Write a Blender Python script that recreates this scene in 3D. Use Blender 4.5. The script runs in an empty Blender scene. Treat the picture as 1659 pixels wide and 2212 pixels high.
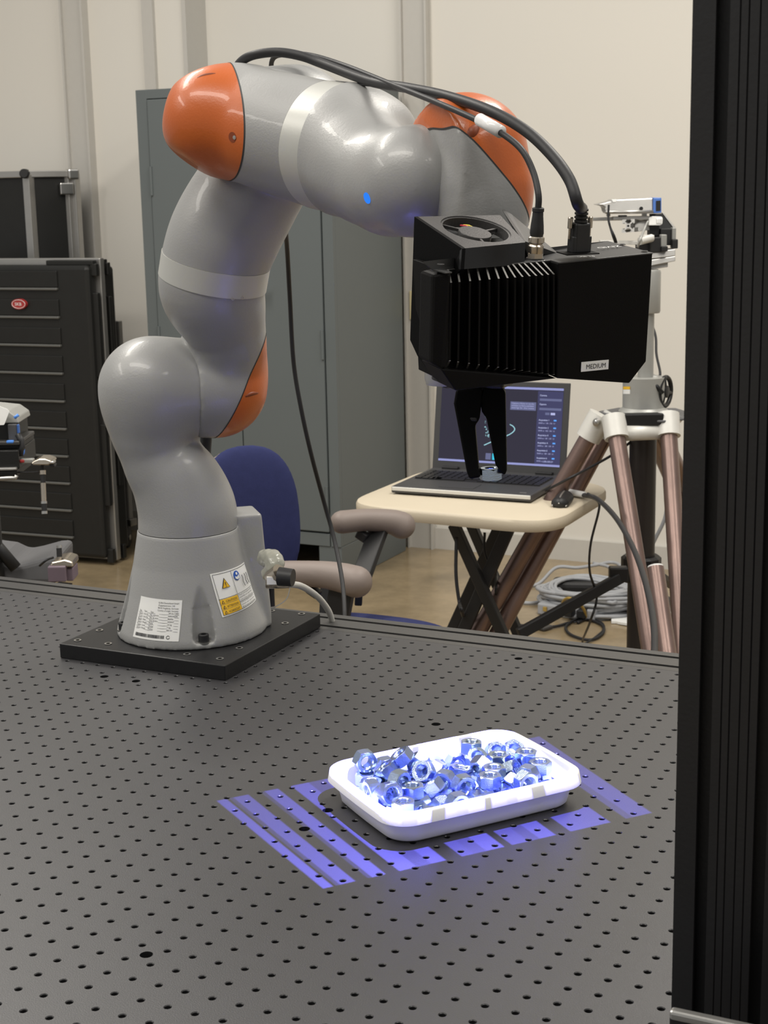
import bpy, bmesh, math, random
import numpy as np
from mathutils import Vector, Matrix, Quaternion, noise
random.seed(7)
sc = bpy.context.scene
col = sc.collection
PI = math.pi

# ------------------------------------------------------------------ camera
W, H, F = 1659.0, 2212.0, 3276.55
T = 0.882                                    # height of the table surface
RC = np.array([[0.90191968, 0.43143914, -0.02002883],
               [0.07208741, -0.19609689, -0.97793119],
               [-0.42584538, 0.88057156, -0.20796498]])
CP = np.array([0.80084786, -0.91498526, 0.61786832 + T])
cam_d = bpy.data.cameras.new('camera')
cam = bpy.data.objects.new('camera', cam_d)
col.objects.link(cam)
cam_d.sensor_fit = 'HORIZONTAL'
cam_d.sensor_width = 36.0
cam_d.lens = F / W * 36.0
cam_d.clip_start = 0.02
cam_d.dof.use_dof = True
cam_d.dof.focus_distance = 1.65
cam_d.dof.aperture_fstop = 36.0
m = Matrix([[RC[0][0], -RC[1][0], -RC[2][0], CP[0]],
            [RC[0][1], -RC[1][1], -RC[2][1], CP[1]],
            [RC[0][2], -RC[1][2], -RC[2][2], CP[2]],
            [0, 0, 0, 1]])
cam.matrix_world = m
sc.camera = cam

# ------------------------------------------------------------------ world and lights
sc.view_settings.view_transform = 'Standard'
sc.view_settings.look = 'None'
sc.view_settings.gamma = 1.0
sc.view_settings.use_curve_mapping = False
sc.view_settings.exposure = 0.07
wd = bpy.data.worlds.new('world')
sc.world = wd
wd.use_nodes = True
wd.node_tree.nodes['Background'].inputs[0].default_value = (0.90, 0.89, 0.86, 1)
wd.node_tree.nodes['Background'].inputs[1].default_value = 0.42


def area(loc, target, sx, sy, power, color=(1, 0.95, 0.87)):
    d = bpy.data.lights.new('ceiling_lamp', 'AREA')
    d.shape = 'RECTANGLE'; d.size = sx; d.size_y = sy; d.energy = power; d.color = color
    o = bpy.data.objects.new('ceiling_lamp', d)
    o.location = loc
    o.rotation_euler = (Vector(target) - Vector(loc)).to_track_quat('-Z', 'Y').to_euler()
    col.objects.link(o)
    return o


area((-2.3, 1.6, 3.9), (-2.3, 1.6, 0), 0.5, 2.4, 85)
area((0.6, 2.6, 3.9), (0.6, 2.6, 0), 0.5, 2.4, 85)
area((-0.5, -0.9, 3.9), (-0.5, -0.9, 0), 2.4, 0.5, 60)
area((2.6, 0.2, 3.9), (2.6, 0.2, 0), 0.5, 2.4, 50)
area((-3.4, -1.4, 3.9), (-3.4, -1.4, 0), 0.5, 2.4, 60)

# pattern projector of the vision camera: a spot lamp with a striped slide
PL = Vector((0.27, 0.385, 1.30))
PR = Matrix([[0.6258, -0.7717, 0.1132], [0.7799, 0.6179, -0.0995], [0.0069, 0.1506, 0.9886]])


def pattern_projector():
    d = bpy.data.lights.new('pattern_projector', 'SPOT')
    d.energy = 140.0
    d.color = (1, 1, 1)
    d.spot_size = math.radians(70); d.spot_blend = 0.0
    d.shadow_soft_size = 0.0012
    o = bpy.data.objects.new('pattern_projector', d)
    mm = PR.to_4x4(); mm.translation = PL
    o.matrix_world = mm
    col.objects.link(o)
    d.use_nodes = True
    nt = d.node_tree; N = nt.nodes; L = nt.links
    em = N['Emission']
    tc = N.new('ShaderNodeTexCoord')
    sp = N.new('ShaderNodeSeparateXYZ'); L.new(tc.outputs['Normal'], sp.inputs[0])

    def mth(op, a, b=None, c=None):
        n = N.new('ShaderNodeMath'); n.operation = op
        for i, v in enumerate((a, b, c)):
            if v is None: continue
            if isinstance(v, (int, float)): n.inputs[i].default_value = v
            else: L.new(v, n.inputs[i])
        return n.outputs[0]
    az = mth('ABSOLUTE', sp.outputs['Z'])
    x = mth('DIVIDE', sp.outputs['X'], az)
    y = mth('DIVIDE', sp.outputs['Y'], az)
    x0, x1, y0, y1 = -0.4797, 0.4077, -0.2825, 0.2764
    s = mth('DIVIDE', mth('SUBTRACT', x, x0), x1 - x0)
    t = mth('DIVIDE', mth('SUBTRACT', y, y0), y1 - y0)
    cr = N.new('ShaderNodeValToRGB'); cr.color_ramp.interpolation = 'CONSTANT'
    stops = [(0.0, 0.95), (0.024, 0.0), (0.034, 0.25), (0.043, 0.75), (0.089, 0.0), (0.107, 0.0), (0.122, 0.22),
             (0.133, 0.85), (0.174, 0.0), (0.212, 0.95), (0.262, 0.5), (0.305, 0.85), (0.351, 0.0), (0.397, 0.6),
             (0.430, 0.5), (0.47, 0.8), (0.527, 0.0), (0.55, 0.6), (0.60, 0.45), (0.635, 0.8), (0.685, 0.0), (0.734, 0.7),
             (0.863, 0.0), (0.913, 0.35), (0.935, 0.6)]
    e = cr.color_ramp.elements
    e[0].position = 0; e[0].color = (stops[0][1],) * 3 + (1,)
    e[1].position = stops[1][0]; e[1].color = (stops[1][1],) * 3 + (1,)
    for p, v in stops[2:]:
        q = e.new(p); q.color = (v, v, v, 1)
    L.new(s, cr.inputs[0])
    inside = mth('MULTIPLY', mth('MULTIPLY', mth('GREATER_THAN', s, 0.0), mth('LESS_THAN', s, 1.0)),
                 mth('MULTIPLY', mth('GREATER_THAN', t, 0.0), mth('LESS_THAN', t, 1.0)))
    k = mth('MULTIPLY', inside, cr.outputs[0])
    L.new(mth('MULTIPLY', k, 1.0), em.inputs['Strength'])
    em.inputs['Color'].default_value = (0.16, 0.15, 1.0, 1)
    return o


pattern_projector()


# ------------------------------------------------------------------ helpers
def ray(x, y):
    return RC.T @ np.array([(x - W / 2) / F, (y - H / 2) / F, 1.0])


def D(x, y, d):                              # point of the room seen at x, y, at distance d along the view axis
    return Vector(CP + ray(x, y) * d)


def Z(x, y, z):                              # point of a horizontal plane
    r = ray(x, y); return Vector(CP + r * ((z - CP[2]) / r[2]))


def PLN(x, y, p0, n):                        # point of any plane
    r = ray(x, y); p0 = np.array(p0); n = np.array(n)
    return Vector(CP + r * (((p0 - CP) @ n) / (r @ n)))


def s2l(c):
    return tuple(((v / 255.0) / 12.92 if v <= 10 else (((v / 255.0) + 0.055) / 1.055) ** 2.4) for v in c)


def mat(name, c, rough=0.5, metal=0.0, var=0.06, bump=0.0, scale=40.0, bscale=None, coat=0.0, spec=0.5, trans=0.0, c2=None, alpha=None, ior=None):
    M = bpy.data.materials.new(name); M.use_nodes = True
    nt = M.node_tree; N = nt.nodes; L = nt.links; b = N['Principled BSDF']
    tc = N.new('ShaderNodeTexCoord')
    nz = N.new('ShaderNodeTexNoise'); nz.inputs['Scale'].default_value = scale; nz.inputs['Detail'].default_value = 5
    L.new(tc.outputs['Object'], nz.inputs['Vector'])
    mx = N.new('ShaderNodeMix'); mx.data_type = 'RGBA'
    a = c; d = c2 if c2 else tuple(v * (1 - var * 2) for v in c)
    mx.inputs['A'].default_value = (*a, 1); mx.inputs['B'].default_value = (*d, 1)
    L.new(nz.outputs['Fac'], mx.inputs['Factor'])
    L.new(mx.outputs['Result'], b.inputs['Base Color'])
    b.inputs['Roughness'].default_value = rough; b.inputs['Metallic'].default_value = metal
    b.inputs['Specular IOR Level'].default_value = spec
    b.inputs['Coat Weight'].default_value = coat
    b.inputs['Transmission Weight'].default_value = trans
    if ior: b.inputs['IOR'].default_value = ior
    if alpha is not None: b.inputs['Alpha'].default_value = alpha
    if bump:
        n2 = N.new('ShaderNodeTexNoise'); n2.inputs['Scale'].default_value = bscale or scale * 6; n2.inputs['Detail'].default_value = 3
        L.new(tc.outputs['Object'], n2.inputs['Vector'])
        bp = N.new('ShaderNodeBump'); bp.inputs['Strength'].default_value = bump; bp.inputs['Distance'].default_value = 0.001
        L.new(n2.outputs['Fac'], bp.inputs['Height']); L.new(bp.outputs['Normal'], b.inputs['Normal'])
    return M


def emis(name, c, s):
    M = bpy.data.materials.new(name); M.use_nodes = True
    nt = M.node_tree; nt.nodes.clear()
    o = nt.nodes.new('ShaderNodeOutputMaterial'); e = nt.nodes.new('ShaderNodeEmission')
    e.inputs[0].default_value = (*c, 1); e.inputs[1].default_value = s
    nt.links.new(e.outputs[0], o.inputs[0])
    return M


M = {}
M['table'] = mat('anodised_black', (0.0300, 0.0295, 0.0325), 0.43, 0.0, 0.10, 0.2, 9, 900, spec=1.0)
M['hole'] = mat('hole_steel', (0.03, 0.03, 0.032), 0.35, 0.5, 0.1, spec=0.6)
M['rail'] = mat('rail_anodised', (0.050, 0.049, 0.048), 0.38, 0.0, 0.06, 0.1, 15, 400, spec=0.7)
M['black'] = mat('satin_black', (0.008, 0.008, 0.009), 0.42, 0, 0.1, 0.12, 20, 500, spec=0.4)
M['finger'] = mat('matt_black', (0.0025, 0.0025, 0.0027), 0.55, 0, 0.1, 0.1, 20, 500, spec=0.08)
M['wristband'] = mat('wrist_band', (0.44, 0.44, 0.43), 0.38, 0.15, 0.03, 0.1)
M['column'] = mat('brown_black_tube', (0.030, 0.025, 0.024), 0.4, 0.2, 0.1)
M['post'] = mat('post_anodised', (0.0058, 0.0056, 0.0068), 0.5, 0, 0.08, 0.15, 12, 300)
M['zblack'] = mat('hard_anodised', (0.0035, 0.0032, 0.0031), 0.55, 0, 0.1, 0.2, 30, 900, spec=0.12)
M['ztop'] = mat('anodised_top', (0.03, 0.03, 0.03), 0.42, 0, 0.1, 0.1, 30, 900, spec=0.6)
M['plastic'] = mat('black_plastic', (0.013, 0.013, 0.014), 0.5, 0, 0.1, 0.1, 20, 300)
M['finedge'] = mat('lit_fin_chamfer', (0.16, 0.155, 0.145), 0.4, 0.3, 0.05)  # light caught by the black fin chamfers, painted in as a paler tone
M['printed'] = mat('printed_black', (0.045, 0.043, 0.042), 0.42, 0, 0.12, 0.2, 14, 600, spec=0.6)
M['rubber'] = mat('cable_rubber', (0.020, 0.020, 0.022), 0.5, 0, 0.12, 0.1, 40, 500, spec=0.35)
M['robot'] = mat('robot_grey_paint', (0.315, 0.315, 0.31), 0.42, 0.12, 0.03, 0.22, 12, 420, coat=0.15)
M['band'] = mat('satin_band', (0.50, 0.50, 0.47), 0.38, 0.25, 0.03, 0.06, 20, 300)
M['orange'] = mat('orange_cover', (0.50, 0.105, 0.013), 0.36, 0, 0.03, 0.2, 12, 420, coat=0.2)
M['gap'] = mat('gasket', (0.02, 0.02, 0.02), 0.6)
M['white'] = mat('label_white', (0.78, 0.78, 0.76), 0.4, 0, 0.01)
M['ink'] = mat('ink', (0.03, 0.03, 0.035), 0.5, 0, 0.0)
M['yellow'] = mat('warning_yellow', (0.78, 0.46, 0.02), 0.45, 0, 0.02)
M['blue'] = mat('mandatory_blue', (0.02, 0.10, 0.45), 0.45, 0, 0.02)
M['tray'] = mat('white_polypropylene', (0.82, 0.82, 0.83), 0.42, 0, 0.02, 0.08, 20, 300)
M['zinc'] = mat('zinc_plated_steel', (0.52, 0.63, 0.80), 0.22, 1.0, 0.08, 0.12, 60, 700)
M['steel'] = mat('bright_steel', (0.60, 0.59, 0.57), 0.28, 1.0, 0.06, 0.1, 40, 300)
M['nickel'] = mat('nickel', (0.62, 0.55, 0.46), 0.25, 1.0, 0.08)
M['alu'] = mat('aluminium', (0.48, 0.47, 0.45), 0.36, 0.85, 0.05, 0.1, 30, 300)
M['whitemetal'] = mat('white_cast_metal', (0.66, 0.65, 0.61), 0.4, 0.1, 0.06, 0.1)
M['greymetal'] = mat('grey_cast_metal', (0.36, 0.36, 0.34), 0.42, 0.3, 0.06, 0.1)
M['copper'] = mat('bronze_tube', (0.33, 0.23, 0.20), 0.34, 0.75, 0.14, 0.15, 9, 200, c2=(0.15, 0.105, 0.095))
M['cab'] = mat('cabinet_grey_enamel', (0.118, 0.135, 0.138), 0.45, 0, 0.04, 0.15, 3, 200)
M['chairblue'] = mat('blue_upholstery', (0.034, 0.040, 0.115), 0.95, 0, 0.12, 0.6, 60, 900, spec=0.1)
M['armpad'] = mat('taupe_rubber', (0.215, 0.175, 0.155), 0.55, 0, 0.05, 0.1, 20, 300)
M['tabletop'] = mat('beige_plastic', (0.56, 0.49, 0.375), 0.55, 0, 0.05, 0.3, 8, 220)
M['laptop'] = mat('laptop_graphite', (0.045, 0.045, 0.047), 0.45, 0, 0.06)
M['key'] = mat('keycap', (0.016, 0.016, 0.018), 0.4, 0, 0.05)
M['rib'] = mat('ridge_highlight_plastic', (0.12, 0.12, 0.112), 0.3, 0, 0.1, spec=0.8)  # lamp highlight on the black ridges, put into a paler base colour
M['case'] = mat('ribbed_black_plastic', (0.014, 0.014, 0.013), 0.42, 0, 0.15, 0.3, 20, 300, spec=0.4)
M['plum'] = mat('mauve_box', (0.16, 0.12, 0.15), 0.6)
M['greyplastic'] = mat('grey_plastic', (0.10, 0.10, 0.105), 0.55)
M['cablegrey'] = mat('grey_cable', (0.36, 0.37, 0.39), 0.5, 0, 0.05)
M['cablewhite'] = mat('pale_cable', (0.55, 0.54, 0.50), 0.5)
M['amber'] = mat('amber_cable', (0.42, 0.28, 0.06), 0.5)
M['paper'] = mat('paper', (0.85, 0.85, 0.83), 0.8)
M['bag'] = mat('clear_bag', (0.42, 0.42, 0.36), 0.2, 0, 0.25, 0.4, 60, 80)
M['clear'] = mat('clear_sleeve', (0.75, 0.75, 0.75), 0.2, 0, 0.02)
M['outlet'] = mat('ivory_plastic', (0.75, 0.66, 0.40), 0.5)
M['red'] = mat('red_badge', (0.38, 0.03, 0.03), 0.4)
M['pink'] = mat('pink_tag', (0.62, 0.30, 0.42), 0.6)
M['redwire'] = mat('red_wire', (0.6, 0.03, 0.05), 0.5)
M['yellowwire'] = mat('yellow_wire', (0.7, 0.55, 0.03), 0.5)
M['green'] = mat('green_lead', (0.05, 0.22, 0.04), 0.5)
M['instrblue'] = mat('blue_plastic', (0.05, 0.15, 0.48), 0.4)
M['bluefilm'] = mat('blue_film', (0.10, 0.30, 0.85), 0.2)
M['dark'] = mat('dark_void', (0.004, 0.004, 0.004), 0.8)
M['wall'] = mat('painted_wall', (0.72, 0.69, 0.63), 0.55, 0, 0.02, 0.1, 2, 60)
M['trim'] = mat('trim_metal', (0.54, 0.52, 0.48), 0.45, 0, 0.03)


def floor_mat():
    m_ = mat('polished_concrete', (0.34, 0.26, 0.155), 0.20, 0, 0.1, 0.05, 2.2, 40, c2=(0.19, 0.145, 0.085))
    N = m_.node_tree.nodes; L = m_.node_tree.links
    n = [x for x in N if x.type == 'TEX_NOISE'][0]
    n.inputs['Scale'].default_value = 3.5; n.inputs['Detail'].default_value = 8; n.inputs['Roughness'].default_value = 0.65
    r = N.new('ShaderNodeValToRGB'); r.color_ramp.elements[0].position = 0.35; r.color_ramp.elements[1].position = 0.68
    L.new(n.outputs['Fac'], r.inputs[0])
    mx = [x for x in N if x.type == 'MIX'][0]
    L.new(r.outputs[0], mx.inputs['Factor'])
    return m_


M['floor'] = floor_mat()


def link(me, name, m_, parent=None, smooth=False, label=None):
    if m_: me.materials.append(M[m_] if isinstance(m_, str) else m_)
    if smooth:
        me.shade_smooth() if hasattr(me, 'shade_smooth') else None
        if smooth != True:
            me.set_sharp_from_angle(angle=math.radians(smooth))
    o = bpy.data.objects.new(name, me)
    col.objects.link(o)
    if parent:
        o.parent = parent
        o.matrix_parent_inverse = PINV[parent.name] if parent.name in PINV else Matrix()
    if label: o['label'] = label
    return o


PINV = {}


def thing(name, label, cat, loc=(0, 0, 0), group=None):
    o = bpy.data.objects.new(name, None); col.objects.link(o)
    o.location = loc; o.empty_display_size = 0.05
    o['label'] = label; o['category'] = cat
    if group: o['group'] = group
    PINV[o.name] = Matrix.Translation(-Vector(loc))
    return o


def tag(o, label, cat, group=None):
    o['label'] = label; o['category'] = cat
    if group: o['group'] = group
    return o


class B:
    def __init__(s): s.v = []; s.f = []

    def add(s, v, f):
        n = len(s.v); s.v += [tuple(p) for p in v]; s.f += [tuple(i + n for i in q) for q in f]; return s

    def box(s, c, sz, R=None):
        c = Vector(c); hx, hy, hz = [q / 2 for q in sz]
        v = [Vector((x * hx, y * hy, z * hz)) for x in (-1, 1) for y in (-1, 1) for z in (-1, 1)]
        if R is not None: v = [R @ p for p in v]
        return s.add([p + c for p in v], [(0, 1, 3, 2), (4, 6, 7, 5), (0, 4, 5, 1), (2, 3, 7, 6), (0, 2, 6, 4), (1, 5, 7, 3)])

    def prism(s, poly, d):                   # poly: list of 3D points, d: extrusion vector
        n = len(poly); d = Vector(d); p = [Vector(q) for q in poly]
        v = p + [q + d for q in p]
        f = [tuple(range(n))[::-1], tuple(range(n, 2 * n))] + [(i, (i + 1) % n, n + (i + 1) % n, n + i) for i in range(n)]
        return s.add(v, f)

    def tube(s, pts, r, n=12, caps=True, sy=1.0):
        P = [Vector(p) for p in pts]; m_ = len(P)
        rr = r if isinstance(r, (list, tuple)) else [r] * m_
        tan = [(P[min(i + 1, m_ - 1)] - P[max(i - 1, 0)]).normalized() for i in range(m_)]
        up = Vector((0, 0, 1)) if abs(tan[0].z) < 0.9 else Vector((1, 0, 0))
        u = tan[0].cross(up).normalized(); v = []
        for i in range(m_):
            u = (u - tan[i] * u.dot(tan[i])).normalized(); w = tan[i].cross(u)
            for k in range(n):
                a = 2 * PI * k / n; v.append(P[i] + (u * math.cos(a) + w * math.sin(a) * sy) * rr[i])
        f = []
        for i in range(m_ - 1):
            for k in range(n):
                f.append((i * n + k, i * n + (k + 1) % n, (i + 1) * n + (k + 1) % n, (i + 1) * n + k))
        if caps: f += [tuple(range(n))[::-1], tuple(range((m_ - 1) * n, m_ * n))]
        return s.add(v, f)

    def lathe(s, prof, c=(0, 0, 0), ax=(0, 0, 1), n=24, caps=True):    # prof: list of (radius, height)
        c = Vector(c); ax = Vector(ax).normalized()
        return s.tube_exact([(c + ax * h) for r, h in prof], [max(r, 1e-5) for r, h in prof], ax, n, caps)

    def tube_exact(s, P, rr, ax, n, caps):
        u = ax.orthogonal().normalized(); w = ax.cross(u); v = []
        for p, r in zip(P, rr):
            for k in range(n):
                a = 2 * PI * k / n; v.append(p + (u * math.cos(a) + w * math.sin(a)) * r)
        f = []; m_ = len(P)
        for i in range(m_ - 1):
            for k in range(n):
                f.append((i * n + k, i * n + (k + 1) % n, (i + 1) * n + (k + 1) % n, (i + 1) * n + k))
        if caps: f += [tuple(range(n))[::-1], tuple(range((m_ - 1) * n, m_ * n))]
        return s.add(v, f)

    def mesh(s, bevel=0, seg=2):
        me = bpy.data.meshes.new('mesh'); me.from_pydata(s.v, [], s.f); me.validate()
        bm = bmesh.new(); bm.from_mesh(me)
        bmesh.ops.recalc_face_normals(bm, faces=bm.faces)
        if bevel:
            es = [e for e in bm.edges if len(e.link_faces) == 2 and e.calc_face_angle(0) > 0.5]
            bmesh.ops.bevel(bm, geom=es, offset=bevel, segments=seg, affect='EDGES', profile=0.5, clamp_overlap=True)
        bm.to_mesh(me); bm.free()
        return me

    def obj(s, name, m_, parent=None, smooth=False, bevel=0, seg=2, label=None):
        return link(s.mesh(bevel, seg), name, m_, parent, smooth, label)


def spline(pts, n=8):
    P = [Vector(p) for p in pts]; P = [P[0] * 2 - P[1]] + P + [P[-1] * 2 - P[-2]]; out = []
    for i in range(1, len(P) - 2):
        a, b, c, d = P[i - 1:i + 3]
        for k in range(n):
            t = k / n
            out.append(0.5 * ((2 * b) + (c - a) * t + (2 * a - 5 * b + 4 * c - d) * t * t + (-a + 3 * b - 3 * c + d) * t ** 3))
    out.append(P[-2]); return out


def frame(x, z):                             # rotation with the given x axis and roughly the given z axis
    x = Vector(x).normalized(); y = Vector(z).cross(x).normalized(); z = x.cross(y)
    return Matrix((x, y, z)).transposed()


def text_geo(s, size):
    cu = bpy.data.curves.new('t', 'FONT'); cu.body = s; cu.size = size; cu.resolution_u = 2
    o = bpy.data.objects.new('t', cu); col.objects.link(o)
    dg = bpy.context.evaluated_depsgraph_get(); me = o.evaluated_get(dg).to_mesh()
    v = [tuple(q.co) for q in me.vertices]; f = [tuple(p.vertices) for p in me.polygons]
    o.to_mesh_clear(); bpy.data.objects.remove(o)
    w = max([q[0] for q in v] + [0]); return v, f, w


def text(s, size, place, name='lettering', m_='ink', parent=None, width=None):
    v, f, w = text_geo(s, size)
    k = (width / w) if width and w else 1
    b = B(); b.add([place(p[0] * k, p[1]) for p in v], f)
    me = bpy.data.meshes.new('m'); me.from_pydata(b.v, [], b.f)
    return link(me, name, m_, parent)


# implicit surfaces: smooth union of rounded cones, turned into a quad mesh
def sd_cone(p, a, b, r1, r2):
    a = np.array(a); b = np.array(b); ba = b - a; l2 = float(ba @ ba); rr = r1 - r2
    if l2 < 1e-12: return np.linalg.norm(p - a, axis=-1) - r1
    pa = p - a; t = np.clip((pa @ ba) / l2, 0, 1)
    return np.linalg.norm(pa - t[..., None] * ba, axis=-1) - (r1 + (r2 - r1) * t)


def smin(a, b, k):
    h = np.clip(0.5 + 0.5 * (b - a) / k, 0, 1); return b * (1 - h) + a * h - k * h * (1 - h)


def sd_box(p, c, R, hs, r):
    q = np.abs((p - np.array(c)) @ np.array(R)) - (np.array(hs) - r)
    return np.linalg.norm(np.maximum(q, 0), axis=-1) + np.minimum(q.max(-1), 0) - r


def surf(fn, lo, hi, h, smooth=3):
    lo = np.array(lo, float) - 3 * h; n = np.ceil((np.array(hi, float) + 3 * h - lo) / h).astype(int) + 1
    g = np.stack(np.meshgrid(*[lo[i] + h * np.arange(n[i]) for i in range(3)], indexing='ij'), -1)
    V = fn(g); S = V < 0
    corners = [(i, j, k) for i in (0, 1) for j in (0, 1) for k in (0, 1)]
    def sh(A, c): return A[c[0]:n[0] - 1 + c[0], c[1]:n[1] - 1 + c[1], c[2]:n[2] - 1 + c[2]]
    cnt = sum(sh(S, c).astype(int) for c in corners); act = (cnt > 0) & (cnt < 8)
    idx = -np.ones(act.shape, int); ii = np.argwhere(act); idx[act] = np.arange(len(ii))
    acc = np.zeros((len(ii), 3)); ne = np.zeros(len(ii))
    for a in corners:
        for ax in range(3):
            if a[ax]: continue
            b = list(a); b[ax] = 1; b = tuple(b)
            va = sh(V, a)[act]; vb = sh(V, b)[act]; x = (va < 0) != (vb < 0)
            t = np.where(x, va / np.where(va == vb, 1, va - vb), 0)
            p = np.array(a, float)[None].repeat(len(ii), 0); p[:, ax] += t
            acc[x] += p[x]; ne[x] += 1
    verts = lo + h * (ii + acc / ne[:, None])
    faces = []
    for ax in range(3):
        u, v = [(1, 2), (2, 0), (0, 1)][ax]
        sl0 = [slice(1, n[i] - 1) for i in range(3)]; sl1 = list(sl0)
        sl0[ax] = slice(0, n[ax] - 1); sl1[ax] = slice(1, n[ax])
        A = S[tuple(sl0)]; Bb = S[tuple(sl1)]; E = np.argwhere(A != Bb)
        flip = A[tuple(E.T)]
        off = np.ones(3, int); off[ax] = 0; c = E + off
        q = []
        for du, dv in ((1, 1), (0, 1), (0, 0), (1, 0)):
            d = c.copy(); d[:, u] -= du; d[:, v] -= dv; q.append(idx[tuple(d.T)])
        q = np.stack(q, 1); q[~flip] = q[~flip][:, ::-1]; faces.append(q)
    me = bpy.data.meshes.new('surf'); me.from_pydata(verts.tolist(), [], np.concatenate(faces).tolist())
    bm = bmesh.new(); bm.from_mesh(me)
    for _ in range(smooth): bmesh.ops.smooth_vert(bm, verts=bm.verts, factor=0.5, use_axis_x=True, use_axis_y=True, use_axis_z=True)
    bm.to_mesh(me); bm.free()
    return me


def chain(cones, k=0.02):
    def fn(p):
        d = None
        for c in cones:
            if isinstance(c, list):
                e = None
                for q in c: f_ = sd_cone(p, *q); e = f_ if e is None else np.minimum(e, f_)
                d = e if d is None else smin(d, e, k); continue
            e = sd_cone(p, *c[:4])
            if len(c) > 4: e = np.maximum(e, (p - np.array(c[4])) @ np.array(c[5]))     # clipped flat at a joint plane
            d = e if d is None else smin(d, e, k)
        return d
    return fn


def bounds(cones):
    cones = [q for c in cones for q in (c if isinstance(c, list) else [c])]
    a = np.array([np.array(c[i]) - c[2 + i] for c in cones for i in (0, 1)]); b = np.array([np.array(c[i]) + c[2 + i] for c in cones for i in (0, 1)])
    return a.min(0), b.max(0)


def cut(me, co, no, fill=True):              # keeps the side opposite to the normal
    bm = bmesh.new(); bm.from_mesh(me)
    r = bmesh.ops.bisect_plane(bm, geom=bm.verts[:] + bm.edges[:] + bm.faces[:], plane_co=Vector(co), plane_no=Vector(no), clear_outer=True, dist=1e-6)
    if fill:
        es = [e for e in r['geom_cut'] if isinstance(e, bmesh.types.BMEdge)]
        try: bmesh.ops.edgenet_fill(bm, edges=es)
        except Exception: pass
    out = bpy.data.meshes.new('cut'); bm.to_mesh(out); bm.free(); return out


def path_cones(pts):
    n = 5
    P = spline([p for p, r in pts], n); R_ = [v.x for v in spline([Vector((r, 0, 0)) for p, r in pts], n)]
    return [[(P[i], P[i + 1], R_[i], R_[i + 1]) for i in range(len(P) - 1)]]


def clipped(a, b, ra, rb_, co, no):
    return [(a, b, ra, rb_, tuple(co), tuple(no))]


from mathutils.bvhtree import BVHTree


def on_mesh(objs, x, y):                      # where the view line through x, y meets a modelled surface
    d = Vector(ray(x, y)).normalized(); best = None
    for o in (objs if isinstance(objs, (list, tuple)) else [objs]):
        me = o if isinstance(o, bpy.types.Mesh) else o.data
        t = BVHTree.FromPolygons([v.co for v in me.vertices], [p.vertices for p in me.polygons])
        co, no, i, dist = t.ray_cast(Vector(CP), d)
        if co is not None and (best is None or dist < best[2]): best = (co, no if no.dot(d) < 0 else -no, dist)
    return best[0], best[1]

# ------------------------------------------------------------------ setting
def structure(b, name, m_, bevel=0):
    o = b.obj(name, m_, bevel=bevel); o['kind'] = 'structure'; return o


structure(B().box((0, 0.5, -0.05), (13, 12, 0.1)), 'floor', 'floor')
structure(B().box((1.6075, 4.93, 1.95), (8.785, 0.16, 3.9)), 'wall_back', 'wall')
structure(B().box((-4.64, 4.78, 1.95), (3.71, 0.16, 3.9)), 'wall_left', 'wall')
structure(B().box((-2.79, 4.86, 1.95), (0.02, 0.34, 3.9)), 'trim_1', 'trim')
structure(B().box((1.6, 4.842, 0.045), (8.7, 0.012, 0.09)), 'baseboard_back', 'trim')
structure(B().box((-4.7, 4.692, 0.045), (3.7, 0.012, 0.09)), 'baseboard_left', 'trim')
tb = B()                                                # batten of the modular wall, right of the cabinet
tb.box((-1.80, 4.838, 1.95), (0.115, 0.024, 3.9)); tb.box((-1.854, 4.832, 1.95), (0.008, 0.04, 3.9)); tb.box((-1.746, 4.832, 1.95), (0.008, 0.04, 3.9))
structure(tb, 'trim_2', 'trim')
tb = B()                                                # two battens of the left wall
tb.box((-3.34, 4.685, 1.95), (0.10, 0.03, 3.9)); tb.box((-3.285, 4.68, 1.95), (0.010, 0.05, 3.9)); tb.box((-3.395, 4.68, 1.95), (0.010, 0.05, 3.9))
structure(tb, 'trim_3', 'trim')
tb = B().box((-2.965, 4.69, 1.95), (0.055, 0.02, 3.9))
structure(tb, 'trim_4', 'trim')

# ------------------------------------------------------------------ optical table
S = 0.025
tbl = thing('optical_table', 'large black breadboard table drilled with a grid of threaded holes', 'table', (0.11, 0.34, 0))


def rot_loop(pts): return sorted(pts, key=lambda p: math.atan2(p[1], p[0]))


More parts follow.
